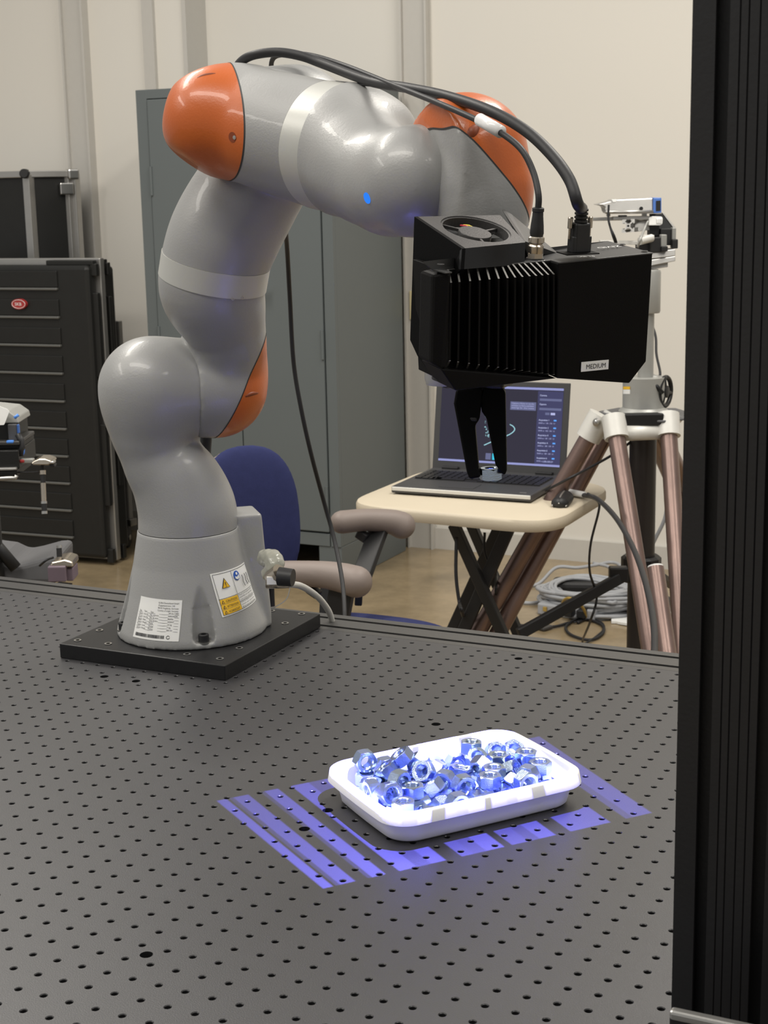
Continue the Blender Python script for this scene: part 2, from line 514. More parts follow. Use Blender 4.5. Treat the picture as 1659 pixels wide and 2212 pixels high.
def breadboard():
    b = B(); nu, nv = 36, 24; seg = 12; hw = S / 2
    big = {(nu // 2, nv // 2), (nu // 2, 1), (nu // 2, nv - 1), (1, nv // 2), (nu - 1, nv // 2)}
    holes = B()
    for i in range(nu):
        for j in range(nv):
            cx, cy = (i + 0.5) * S, (j + 0.5) * S
            sq = []
            for (sx, sy) in ((-1, -1), (1, -1), (1, 1), (-1, 1)):
                gx, gy = i + (sx + 1) // 2, j + (sy + 1) // 2
                if (gx, gy) in big:
                    for k in range(5):
                        a = k / 4 * PI / 2; r = 0.0056
                        dx, dy = r * math.cos(a), r * math.sin(a)
                        sq.append((sx * (hw - dx), sy * (hw - dy)))
                else: sq.append((sx * hw, sy * hw))
            sq += [(0, -hw), (hw, 0), (0, hw), (-hw, 0)]
            sq = rot_loop(sq); ring = [(0.0035 * math.cos(2 * PI * k / seg - PI + .01), 0.0035 * math.sin(2 * PI * k / seg - PI + .01)) for k in range(seg)]
            base = len(b.v)
            b.v += [(cx + x, cy + y, 0) for x, y in sq] + [(cx + x, cy + y, 0) for x, y in ring]
            ns, nr = len(sq), seg
            aS = [math.atan2(p[1], p[0]) for p in sq]; aR = [math.atan2(p[1], p[0]) for p in ring]
            a_i = b_i = 0                             # walk both loops by angle
            while a_i < ns or b_i < nr:
                na = aS[a_i + 1] if a_i + 1 < ns else (aS[0] + 2 * PI if a_i < ns else 9e9)
                nb = aR[b_i + 1] if b_i + 1 < nr else (aR[0] + 2 * PI if b_i < nr else 9e9)
                A0, B0 = base + a_i % ns, base + ns + b_i % nr
                if a_i < ns and (na <= nb or b_i >= nr):
                    b.f.append((A0, base + (a_i + 1) % ns, B0)); a_i += 1
                else:
                    b.f.append((A0, base + ns + (b_i + 1) % nr, B0)); b_i += 1
            # chamfer and wall of the hole
            o = len(holes.v)
            for r, z in ((0.0035, 0), (0.0028, -0.0007), (0.0027, -0.009)):
                holes.v += [(cx + r * math.cos(2 * PI * k / seg), cy + r * math.sin(2 * PI * k / seg), z) for k in range(seg)]
            for q in range(2):
                for k in range(seg):
                    holes.f.append((o + q * seg + k, o + q * seg + (k + 1) % seg, o + (q + 1) * seg + (k + 1) % seg, o + (q + 1) * seg + k))
            holes.f.append(tuple(range(o + 2 * seg, o + 3 * seg)))
    for (gx, gy) in big:
        o = len(holes.v)
        for r, z in ((0.0056, 0), (0.0052, -0.02)):
            holes.v += [(gx * S + r * math.cos(2 * PI * k / 16), gy * S + r * math.sin(2 * PI * k / 16), z) for k in range(16)]
        for k in range(16): holes.f.append((o + k, o + (k + 1) % 16, o + 16 + (k + 1) % 16, o + 16 + k))
        holes.f.append(tuple(range(o + 16, o + 32)))
    w, l, t = nu * S - 0.0012, nv * S - 0.0012, 0.0127
    e = 0.0006
    for (p, q) in (((e, e), (w, e)), ((w, e), (w, l)), ((w, l), (e, l)), ((e, l), (e, e))):
        o = len(b.v); b.v += [(*p, 0), (*q, 0), (*q, -t), (*p, -t)]; b.f.append((o, o + 1, o + 2, o + 3))
    o = len(b.v); b.v += [(e, e, -t), (w, e, -t), (w, l, -t), (e, l, -t)]; b.f.append((o, o + 1, o + 2, o + 3))
    me = bpy.data.meshes.new('panel'); me.from_pydata(b.v, [], b.f)
    bm = bmesh.new(); bm.from_mesh(me); bmesh.ops.remove_doubles(bm, verts=bm.verts, dist=1e-5)
    bm.normal_update()
    bm.to_mesh(me); bm.free()
    mh = bpy.data.meshes.new('holes'); mh.from_pydata(holes.v, [], holes.f)
    for q in (me, mh): pass
    return me, mh


pm, hm = breadboard()
pm.materials.append(M['table']); hm.materials.append(M['hole'])
for (u0, v0) in ((-13.5, 13.5), (-49.5, 13.5), (-13.5, -10.5), (-49.5, -10.5)):
    p = bpy.data.objects.new('tabletop_panel', pm); col.objects.link(p); p.parent = tbl; p.matrix_parent_inverse = PINV[tbl.name]
    p.location = (u0 * S, v0 * S, T)
    h = bpy.data.objects.new('threaded_holes', hm); col.objects.link(h); h.parent = p; h['kind'] = 'stuff'


def slotted(x0, x1, y0, ztop, slots, wid, hgt):          # slotted aluminium section along X, slots open upwards
    prof = [(0, -hgt), (0, 0)]
    for s_ in slots: prof += [(s_ - 0.004, 0), (s_ - 0.004, -0.004), (s_ - 0.009, -0.004), (s_ - 0.009, -0.013), (s_ + 0.009, -0.013), (s_ + 0.009, -0.004), (s_ + 0.004, -0.004), (s_ + 0.004, 0)]
    prof += [(wid, 0), (wid, -hgt)]
    return B().prism([(x0, y0 + a, ztop + c) for a, c in prof], (x1 - x0, 0, 0))


slotted(-1.32, 0.62, 0.9395, T - 0.0005, (0.0175, 0.0565), 0.076, 0.04).obj('edge_rail', 'rail', tbl)
slotted(-1.32, 0.62, -0.342, T - 0.0005, (0.0175, 0.0565), 0.076, 0.04).obj('edge_rail', 'rail', tbl)
B().box((-1.277, 0.336, T - 0.0205), (0.078, 1.2, 0.04)).obj('edge_rail', 'rail', tbl, bevel=.001)
B().box((0.602, 0.336, T - 0.033), (0.076, 1.2, 0.04)).obj('edge_rail', 'rail', tbl, bevel=.001)
for x in (-1.28, 0.58):
    for y in (-0.30, 0.975):
        B().box((x, y, (T - 0.055) / 2), (0.078, 0.078, T - 0.055)).obj('leg', 'post', tbl, bevel=.003)
for y in (-0.30, 0.975): B().box((-0.35, y, 0.2), (1.8, 0.04, 0.04)).obj('cross_rail', 'post', tbl, bevel=.002)

# ------------------------------------------------------------------ tall slotted post at the table's edge
def post():
    X0, Y0, p, nsl = 0.545, 0.078, 0.040, 4
    t = thing('slotted_post', 'tall black slotted aluminium post rising from the table edge', 'post', (X0 + .08, Y0 + .04, T))
    prof = [(0, 0)]
    for k in range(nsl):
        c = p * k + 0.0195
        prof += [(c - 0.0045, 0), (c - 0.0045, 0.0045), (c - 0.010, 0.0045), (c - 0.010, 0.0115), (c + 0.010, 0.0115), (c + 0.010, 0.0045), (c + 0.0045, 0.0045), (c + 0.0045, 0)]
        if k < nsl - 1:
            for g in (0.011, 0.0165, 0.0235, 0.030): prof += [(c + g - .0006, 0), (c + g, .0009), (c + g + .0006, 0)] if k in (0,) else []
    w = p * nsl
    prof += [(w, 0), (w, p)]
    for k in range(nsl - 1, -1, -1):
        c = p * k + 0.0195
        prof += [(c + 0.0045, p), (c + 0.0045, p - 0.0045), (c - 0.0045, p - 0.0045), (c - 0.0045, p)]
    prof += [(0, p), (0, p * .5 + .004), (.0045, p * .5 + .004), (.0045, p * .5 - .004), (0, p * .5 - .004)]
    B().prism([(X0 + a, Y0 + c, T + 0.0005) for a, c in prof], (0, 0, 1.32)).obj('upright', 'post', t)
    B().box((X0 + w / 2, Y0 + p / 2, T + 1.322), (w, p, 0.004)).obj('end_cap', 'plastic', t, bevel=.001)
    return t


post()
q = D(1449, 2186, 1.01)
gp = thing('guard_panel', 'low black guard panel with a bright aluminium top edge in front of the post', 'panel', (q.x + .1, q.y, T))
B().box((q.x + .045, q.y, (q.z - .003 + T) / 2), (.09, .005, q.z - .003 - T)).obj('panel', 'plastic', gp)
B().box((q.x + .045, q.y - .001, q.z), (.09, .008, .0065)).obj('top_edge', 'alu', gp, bevel=.002)

# ------------------------------------------------------------------ mounting plate
ZP = T + 0.0205
plate = thing('mounting_plate', 'thick black square plate bolted to the table under the robot', 'mounting plate', (-0.336, 0.815, T))
B().box((-0.336, 0.8135, T + 0.01035), (0.2635, 0.2635, 0.0203)).obj('plate', 'black', plate, bevel=.0012)
for (px, py) in ((167.7, 1383.7), (215, 1362), (233.7, 1391), (404, 1413.7), (475, 1423.5), (517, 1400.6), (586.7, 1320), (616, 1346.7), (651.5, 1326.5)):
    c = Z(px, py, ZP)
    sc_ = B().lathe([(0.0052, 0.0003), (0.0052, 0.0009), (0.0030, 0.0009), (0.0030, 0.0004), (0.0002, 0.0004)], c, n=20)
    sc_.obj('screw', 'steel', plate)
    B().lathe([(0.0028, 0.00065), (0.0001, 0.00065)], c, n=12).obj('screw_socket', 'dark', plate)

# ------------------------------------------------------------------ robot arm
rb = thing('robot_arm', 'silver grey seven-axis robot arm with orange joint covers, bolted to a black plate', 'robot arm', (-0.335, 0.81, ZP))
n2 = Vector((0.744, 0.666, 0)); n2.normalize()
J2 = Vector((-0.335, 0.81, 1.2425))
zz = Vector((0, 0, 1))


def P2(s, h): return J2 + n2 * s + zz * h


def robot_surf(cones, h=0.0032, k=0.02, smooth=3):
    lo, hi = bounds(cones)
    return surf(chain(cones, k), lo, hi, h, smooth)


def part(me, name, m_, label=None): return link(me, name, m_, rb, 40, label)


def seam_ring(me, co, no, name='gasket'):      # thin dark joint following the cut outline
    no = Vector(no).normalized()
    a = cut(me, Vector(co) + no * 0.0007, no, False); a = cut(a, Vector(co) - no * 0.0007, -no, False)
    bm = bmesh.new(); bm.from_mesh(a); bm.normal_update()
    for v in bm.verts: v.co += v.normal * 0.00035
    bm.to_mesh(a); bm.free()
    return link(a, name, 'gap', rb, True)


# base
bc = np.array([-0.335, 0.81, ZP])
toward = Vector((0.4258, -0.8806, 0)); toward.normalize(); right = Vector((0.9019, 0.4314, 0)); right.normalize()
HB = [0, .010, .03, .06, .1, .1457]; RB = [.1045, .1035, .0970, .0875, .0770, .0688]


def base_fn(p):
    q = p - bc; r = np.hypot(q[..., 0], q[..., 1]); z = q[..., 2]
    d = (r - np.interp(z, HB, RB)) * 0.93
    d = np.maximum(d, np.maximum(-z, z - 0.1455))
    R = np.array(frame(n2, (0, 0, 1)))
    c = bc + np.array(n2) * 0.062 - np.array(toward) * .012 + np.array([0, 0, 0.080])
    w = 0.040 - 0.05 * (z - .08) * .1
    bx = sd_box(p, c, R, (0.044, 0.040, 0.090), 0.012)
    # taper of the connector housing
    bx = bx + np.clip((z - 0.02) * 0.06, 0, 0.01)
    d = smin(d, bx, 0.004)
    d = np.maximum(d, -z)
    for a in (16, -74, 106, 196):
        dr = toward * math.cos(math.radians(a)) + right * math.sin(math.radians(a)); dr = np.array(dr)
        g = np.minimum(sd_cone(p, bc + dr * 0.1000 + [0, 0, .018], bc + dr * 0.0955 + [0, 0, .052], .0150, .0140), sd_cone(p, bc + dr * 0.0955 + [0, 0, .052], bc + dr * 0.0850 + [0, 0, .094], .0140, .0040))
        g = np.maximum(g, .0085 - q[..., 2])
        d = np.maximum(d, -g)
    return d


bm_ = surf(base_fn, bc - [.115, .115, 0], bc + [.15, .15, .18], 0.0022, 2)
bm_ = cut(bm_, bc + [0, 0, .1455], (0.0001, 0, 1)) if False else bm_
part(bm_, 'base', 'robot')
for a in (16, -74, 106, 196):
    dr = toward * math.cos(math.radians(a)) + right * math.sin(math.radians(a))
    c = Vector(bc) + dr * 0.0955
    B().lathe([(.0090, .0075), (.0090, .0095)], c, n=24).obj('washer', 'steel', rb)
    B().lathe([(.0072, .0095), (.0072, .0185), (.0066, .0195), (.0038, .0195), (.0038, .015), (.0001, .015)], c, n=20).obj('mounting_bolt', 'plastic', rb, 30)


def cone_pt(ang, h, off=0.0009):
    r = float(np.interp(h, HB, RB)) + off; a = math.radians(ang)
    return Vector((bc[0] + r * math.cos(a), bc[1] + r * math.sin(a), bc[2] + h))


def patch(name, c, m_, parent, off=0.0006, n=16):      # c: four (angle, height) corners TL TR BR BL
    b = B()
    for i in range(n + 1):
        for j in range(n + 1):
            s, t = i / n, j / n
            a = [(1 - s) * ((1 - t) * c[0][q] + t * c[3][q]) + s * ((1 - t) * c[1][q] + t * c[2][q]) for q in (0, 1)]
            b.v.append(tuple(cone_pt(a[0], a[1], off)))
    for i in range(n):
        for j in range(n):
            q = i * (n + 1) + j; b.f.append((q, q + n + 1, q + n + 2, q + 1))
    return b.obj(name, m_, parent, True)


def bil(c, off):                              # (u, v) with v downwards from the top -> surface point
    def f(u, v):
        s, t = u, v
        a = [(1 - s) * ((1 - t) * c[0][q] + t * c[3][q]) + s * ((1 - t) * c[1][q] + t * c[2][q]) for q in (0, 1)]
        return cone_pt(a[0], a[1], off)
    return f


TEXTS = []


def put_text(s, size, f, u, v, asp, parent, m_='ink', width=None, name='lettering'):
    # size and width in fractions of the label's height / width; asp = label width / height
    text(s, size, lambda x, y: f(u + x / asp, v - y), name, m_, parent, None if width is None else width * asp)


c1 = [(-107.5, .0665), (-64.5, .0655), (-67.5, .0130), (-108, .0130)]
pl = patch('nameplate', c1, 'white', rb)
f1 = bil(c1, 0.0011); A1 = 1.13
for i, s in enumerate(('KUKA Deutschland GmbH', 'Zugspitzstrasse 140', '86165 Augsburg, Germany', 'Country of origin: Germany')):
    put_text(s, 0.055, f1, 0.50, 0.10 + i * 0.062, A1, pl, width=0.44 if i != 1 else 0.36)
rows = [('Typ', 'Type', 'Type', 'LBR iiwa 7 R800'), ('Artikel-Nr.', 'Article No.', "No. d'article", '0000244298'), ('Serien-Nr.', 'Serial No.', 'No. de serie', '800756'),
        ('Baujahr', 'Date', 'Annee de fabric.', '2020/07'), ('Gewicht', 'Weight', 'Poids', '24 kg'), ('Traglast', 'Load', 'Charge', '7 kg'), ('Reichweite', 'Range', 'Portee', '800 mm')]
for i, r in enumerate(rows):
    v = 0.345 + i * 0.068
    for x, s, w in zip((0.05, 0.18, 0.34, 0.74), r, (0.11, 0.12, 0.20, 0.21)):
        put_text(s, 0.052, f1, x, v, A1, pl, width=min(w, len(s) * 0.019))
    q = [f1(0.04, v + .016), f1(0.35, v + .016), f1(0.65, v + .016), f1(0.96, v + .016), f1(0.96, v + .022), f1(0.65, v + .022), f1(0.35, v + .022), f1(0.04, v + .022)]
    B().add(q, [(0, 1, 6, 7), (1, 2, 5, 6), (2, 3, 4, 5)]).obj('printed_line', 'ink', pl)
x = 0.06
bars = B(); rnd = random.Random(3)
while x < 0.70:
    w = rnd.choice((.004, .008, .012)); bars.add([f1(x, .865), f1(x + w, .865), f1(x + w, .945), f1(x, .945)], [(0, 1, 2, 3)]); x += w + rnd.choice((.004, .007))
bars.obj('barcode', 'ink', pl)
rg = B()
for k in range(20):
    a, b2 = 2 * PI * k / 22, 2 * PI * (k + 1) / 22
    rg.add([f1(.79 + r * math.cos(q) / A1 * .9, .905 + r * math.sin(q)) for r, q in ((.045, a), (.045, b2), (.032, b2), (.032, a))], [(0, 1, 2, 3)])
rg.obj('round_mark', 'ink', pl)

c2_ = [(-37, .0965), (16, .0985), (17, .0450), (-31.5, .0385)]
wl = patch('warning_label', c2_, 'white', rb)
f2 = bil(c2_, 0.0011); A2 = 1.42


def quad(f, x0, y0, x1, y1, name, m_, parent, n=6):
    b = B()
    for i in range(n + 1):
        u = x0 + (x1 - x0) * i / n; b.v += [tuple(f(u, y0)), tuple(f(u, y1))]
    for i in range(n): b.f.append((2 * i, 2 * i + 2, 2 * i + 3, 2 * i + 1))
    return b.obj(name, m_, parent)


for (x0, y0, x1, y1) in ((.03, .03, .97, .04), (.03, .03, .038, .97), (.44, .03, .448, .97), (.03, .96, .97, .97), (.45, .60, .97, .607), (.45, .79, .97, .797), (.03, .60, .44, .61)):
    quad(f2, x0, y0, x1, y1, 'printed_line', 'ink', wl)
f2b = bil(c2_, 0.0014)
for i, s in enumerate(('CAUTION', 'ATTENTION', 'VORSICHT')):
    quad(f2b, .038, .615 + i * .118, .44, .725 + i * .118, 'yellow_field', 'yellow', wl)
f2c = bil(c2_, 0.0020)
for i, s in enumerate(('CAUTION', 'ATTENTION', 'VORSICHT')):
    put_text(s, .075, f2c, .15, .698 + i * .118, A2, wl, width=.25)
    vv = .705 + i * .118
    B().add([f2c(.065, vv), f2c(.125, vv), f2c(.095, vv - .075)], [(0, 1, 2)]).obj('triangle', 'ink', wl)
    B().add([f2b(.08, vv - .01) + (f2c(.08, vv) - f2b(.08, vv)) * 1.6, f2b(.11, vv - .01) + (f2c(.08, vv) - f2b(.08, vv)) * 1.6, f2b(.095, vv - .05) + (f2c(.08, vv) - f2b(.08, vv)) * 1.6], [(0, 1, 2)]).obj('triangle', 'yellow', wl)
B().add([f2b(.155, .38), f2b(.335, .38), f2b(.245, .14)], [(0, 1, 2)]).obj('warning_triangle', 'ink', wl)
B().add([f2c(.172, .368), f2c(.318, .368), f2c(.245, .175)], [(0, 1, 2)]).obj('warning_triangle', 'yellow', wl)
f2d = bil(c2_, 0.0026)
B().add([f2d(.236, .24), f2d(.254, .24), f2d(.250, .32), f2d(.240, .32)], [(0, 1, 2, 3)]).obj('exclamation_mark', 'ink', wl)
B().add([f2d(.238, .335), f2d(.252, .335), f2d(.252, .355), f2d(.238, .355)], [(0, 1, 2, 3)]).obj('exclamation_mark', 'ink', wl)
B().add([f2b(.565 + .082 * math.cos(a * PI / 14), .185 + .117 * math.sin(a * PI / 14)) for a in range(28)], [tuple(range(28))]).obj('mandatory_sign', 'blue', wl)
B().add([f2c(.567 + .025 * math.cos(a * PI / 8), .135 + .035 * math.sin(a * PI / 8)) for a in range(16)], [tuple(range(16))]).obj('pictogram', 'white', wl)
B().add([f2c(.51, .19), f2c(.56, .215), f2c(.62, .17), f2c(.62, .25), f2c(.565, .28), f2c(.51, .25)], [(0, 1, 2, 3, 4, 5)]).obj('pictogram', 'white', wl)
for k, xx in enumerate((.70, .80, .88)):
    B().tube([f2c(xx, .22), f2c(xx + .015, .30), f2c(xx - .005, .38), f2c(xx + .02, .50)], .0004, 5).obj('pictogram', 'ink', wl)
for i, s in enumerate(('Read and observe the', 'assembly and operating', 'instructions before use', 'Lire la notice avant la', 'mise en service', 'Betriebsanleitung')):
    put_text(s, .05, f2b, .47, .655 + i * .058, A2, wl, width=.44)

# link 1
def joint_gap(co, no, r, name='gasket'):      # thin dark line where two links meet
    no = Vector(no).normalized()
    return B().lathe([(r - .004, -.0007), (r, -.0007), (r, .0007), (r - .004, .0007)], co, no, 96).obj(name, 'gap', rb, 30)


cones = path_cones([(P2(0, -.197), .0680), (P2(0, -.168), .0675), (P2(-.012, -.130), .0610), (P2(-.030, -.104), .0525), (P2(-.040, -.080), .0495), (P2(-.044, -.052), .0555), (P2(-.043, -.026), .0625), (P2(-.040, 0), .0665)]) \
    + clipped(P2(-.040, 0), P2(.06, 0), .0665, .0665, P2(.018, 0), n2)
m1 = robot_surf(cones)
m1 = cut(m1, P2(0, -.1945), (0, 0, -1))
part(m1, 'shoulder_link', 'robot')
joint_gap(P2(.018, 0), n2, .0669)
B().lathe([(.0660, -.2010), (.0699, -.2010), (.0692, -.1955), (.0686, -.1948), (.0660, -.1945)], J2, n=96).obj('base_collar', 'robot', rb, 50)
B().lathe([(.0660, -.1946), (.0682, -.1946), (.0682, -.1938), (.0660, -.1938)], J2, n=96).obj('gasket', 'gap', rb, 30)

# ring of joint 3
R3a, R3b = D(459, 609, 1.985), D(467, 559, 1.973)
u3 = (R3b - R3a).normalized()
cones = clipped(P2(-.03, 0), P2(.047, 0), .0665, .0660, P2(.0185, 0), -n2) + path_cones([(P2(.047, 0), .0660), (P2(.056, .032), .0625), (D(495, 738, 2.03), .0500), (D(488, 700, 2.015), .0525), (D(471, 660, 2.0), .0625), (R3a - u3 * .005, .0695), (R3b, .0695)])
m2 = robot_surf(cones)
m2r = cut(m2, R3a, u3)
on = (n2 * .90 - zz * .44).normalized(); oc = P2(.052, -.045)
part(cut(m2r, oc, on, False), 'upper_arm_link', 'robot')
oc_me = cut(m2r, oc, -on, False)
part(oc_me, 'joint_cover', 'orange', 'orange cover of the shoulder joint')
seam_ring(m2r, oc, on)
def slot(me, pts, rr, m_, name='cover_slot', sink=.0012):
    q = []
    for x, y in pts:
        c, no = on_mesh(me, x, y); q.append(c - no * sink)
    return B().tube(spline(q, 4), [rr * (.55 + .45 * math.sin(PI * i / (4 * (len(q) - 1)))) for i in range(4 * (len(q) - 1) + 1)], 10).obj(name, m_, rb, True)


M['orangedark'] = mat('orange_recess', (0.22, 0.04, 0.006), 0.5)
slot(m2r, [(530, 857), (543, 851), (558, 849)], .0030, 'orangedark')


def band(a, b, ra, rb_, name='joint_band'):
    ax = (b - a).normalized(); L_ = (b - a).length
    return B().lathe([(ra - .004, 0), (ra, .0004), (rb_, L_ - .0004), (rb_ - .004, L_)], a, ax, 96).obj(name, 'band', rb, 30, label='pale satin joint band')


b3 = band(R3a, R3b, .0712, .0712)
for (px, py) in ((503, 645), (524, 643)):
    c, d = on_mesh(b3, px, py); c += d * .0002
    B().lathe([(.0024, -.001), (.0024, .0002), (.0013, .0002), (.0012, -.0006), (.0001, -.0006)], c, d, 12).obj('screw', 'steel', rb)

# link 3
S4 = D(562, 265, 1.86); n4 = Vector((-0.725, -0.682, 0.03)).normalized()
cones = path_cones([(R3a, .0700), (R3b, .0702), (D(487, 505, 1.962), .0715), (D(522, 440, 1.955), .0700), (D(575, 360, 1.94), .0650), (S4 - n4 * .046, .0655)]) + clipped(S4 - n4 * .046, S4 + n4 * .04, .0655, .0655, S4, n4)
m3 = robot_surf(cones)
m3 = cut(m3, R3b, -u3)
part(m3, 'elbow_link', 'robot')

# link 4 with its cover, ring of joint 5
R5a, R5b = D(702, 315, 1.785), D(749, 324, 1.762)
u5 = (R5b - R5a).normalized()
cones = clipped(S4 - n4 * .04, S4 + n4 * .056, .0670, .0650, S4 + n4 * .0006, -n4) + path_cones([(S4 + n4 * .030, .0680), ((S4 + n4 * .03).lerp(R5a, .5), .0715), (R5a, .0735), (R5b, .0735)])
fc4 = chain(cones, .012); oc4 = S4 + n4 * .056
iu = -Vector(RC[1]); ir = Vector(RC[0])


def link4_fn(p):
    d = fc4(p)
    for no, dist in (((-ir * .45 + iu * .89), .0610), ((-ir * .55 - iu * .83), .0590), ((-ir * .95 + iu * .25), .0610)):
        pl = (p - np.array(oc4)) @ np.array(no.normalized()) - dist
        d = -smin(-d, -pl, .006)
    return d


lo4, hi4 = bounds(cones)
m4 = surf(link4_fn, lo4, hi4, .0032, 3)
m4r = cut(m4, R5a, u5)
oc = S4 + n4 * .040; on = (n4 + right * -.05 + zz * .02).normalized()
part(cut(m4r, oc, on, False), 'forearm_link', 'robot')
part(cut(m4r, oc, -on, False), 'joint_cover', 'orange', 'orange cover of the elbow joint')
seam_ring(m4r, oc, on); joint_gap(S4, n4, .0674)
b5 = band(R5a, R5b, .0742, .0742)
c = S4 + n4 * .047
q, no = on_mesh(m4r, 502, 296)
B().lathe([(.0058, -.001), (.0058, .0003), (.0046, .0003), (.0001, .0003)], q, no, 24).obj('cover_recess', 'orangedark', rb, 30)
q, no = on_mesh(m4r, 507, 297)
B().lathe([(.0024, 0), (.0024, .0009), (.0001, .0011)], q, no, 14).obj('cover_screw', 'steel', rb, 30)
slot(m4r, [(418, 172), (436, 163), (455, 159), (470, 158)], .0028, 'orangedark', sink=.0018)

# link 5
S6 = D(912, 390, 1.625); n6 = Vector((-.66, -.74, -.09)).normalized()
cones = path_cones([(R5a, .0735), (R5b, .0735)]) + path_cones([(R5b + u5 * .005, .070), (D(792, 310, 1.765), .0600), (D(806, 303, 1.765), .0540)]) \
    + path_cones([(R5b, .072), (D(776, 352, 1.720), .0640), (D(812, 380, 1.685), .0580), (D(850, 395, 1.658), .0555)]) + clipped(D(850, 395, 1.658), S6 + n6 * .01, .0555, .0562, S6 - n6 * .008, -n6) + clipped(S6 + n6 * .01, S6 - n6 * .05, .0562, .0562, S6 - n6 * .008, -n6)
m5 = robot_surf(cones, k=.012)
m5 = cut(m5, R5b, -u5)
part(m5, 'wrist_link', 'robot')
joint_gap(S6 - n6 * .008, n6, .0568)
B().lathe([(.0545, 0), (.0566, .0008), (.0566, .0165), (.0545, .0172)], S6 - n6 * .0075, n6, 96).obj('joint_band', 'wristband', rb, 30)

# link 6 and flange
H6 = D(1004, 345, 1.60)
cones = clipped(S6 + n6 * .04, S6 - n6 * .03, .0562, .0590, S6 - n6 * .0085, n6) + clipped(S6 - n6 * .03, H6, .0590, .0640, S6 - n6 * .0085, n6) + clipped(H6, D(1040, 420, 1.60), .0640, .0500, S6 - n6 * .0085, n6) + path_cones([(D(1040, 420, 1.60), .0500), (D(1046, 520, 1.60), .0430)])
m6 = robot_surf(cones, k=.02)
m6 = cut(m6, D(1046, 512, 1.60), (0, 0, -1))
on = (right * .62 + zz * .62 - toward * .30).normalized(); oc = D(1030, 325, 1.545)
part(cut(m6, oc, on, False), 'hand_link', 'robot')
part(cut(m6, oc, -on, False), 'joint_cover', 'orange', 'orange cover of the wrist joint')
seam_ring(m6, oc, on)
fa = D(1046, 512, 1.60)
B().lathe([(.034, 0), (.034, -.028), (.0315, -.03)], fa, (0, 0, 1), 48).obj('tool_flange', 'alu', rb, 30)
B().lathe([(.0062, -.001), (.0060, .0006), (.0001, .0012)], *on_mesh(m5, 793, 428), 16).obj('status_lamp', emis('blue_lamp', (0.03, 0.22, 0.9), 1.0), rb, True, label='small glowing blue lamp')
slot(m6, [(1012, 300), (1022, 283), (1036, 266)], .0075, 'orangedark', 'cover_recess', .0050)

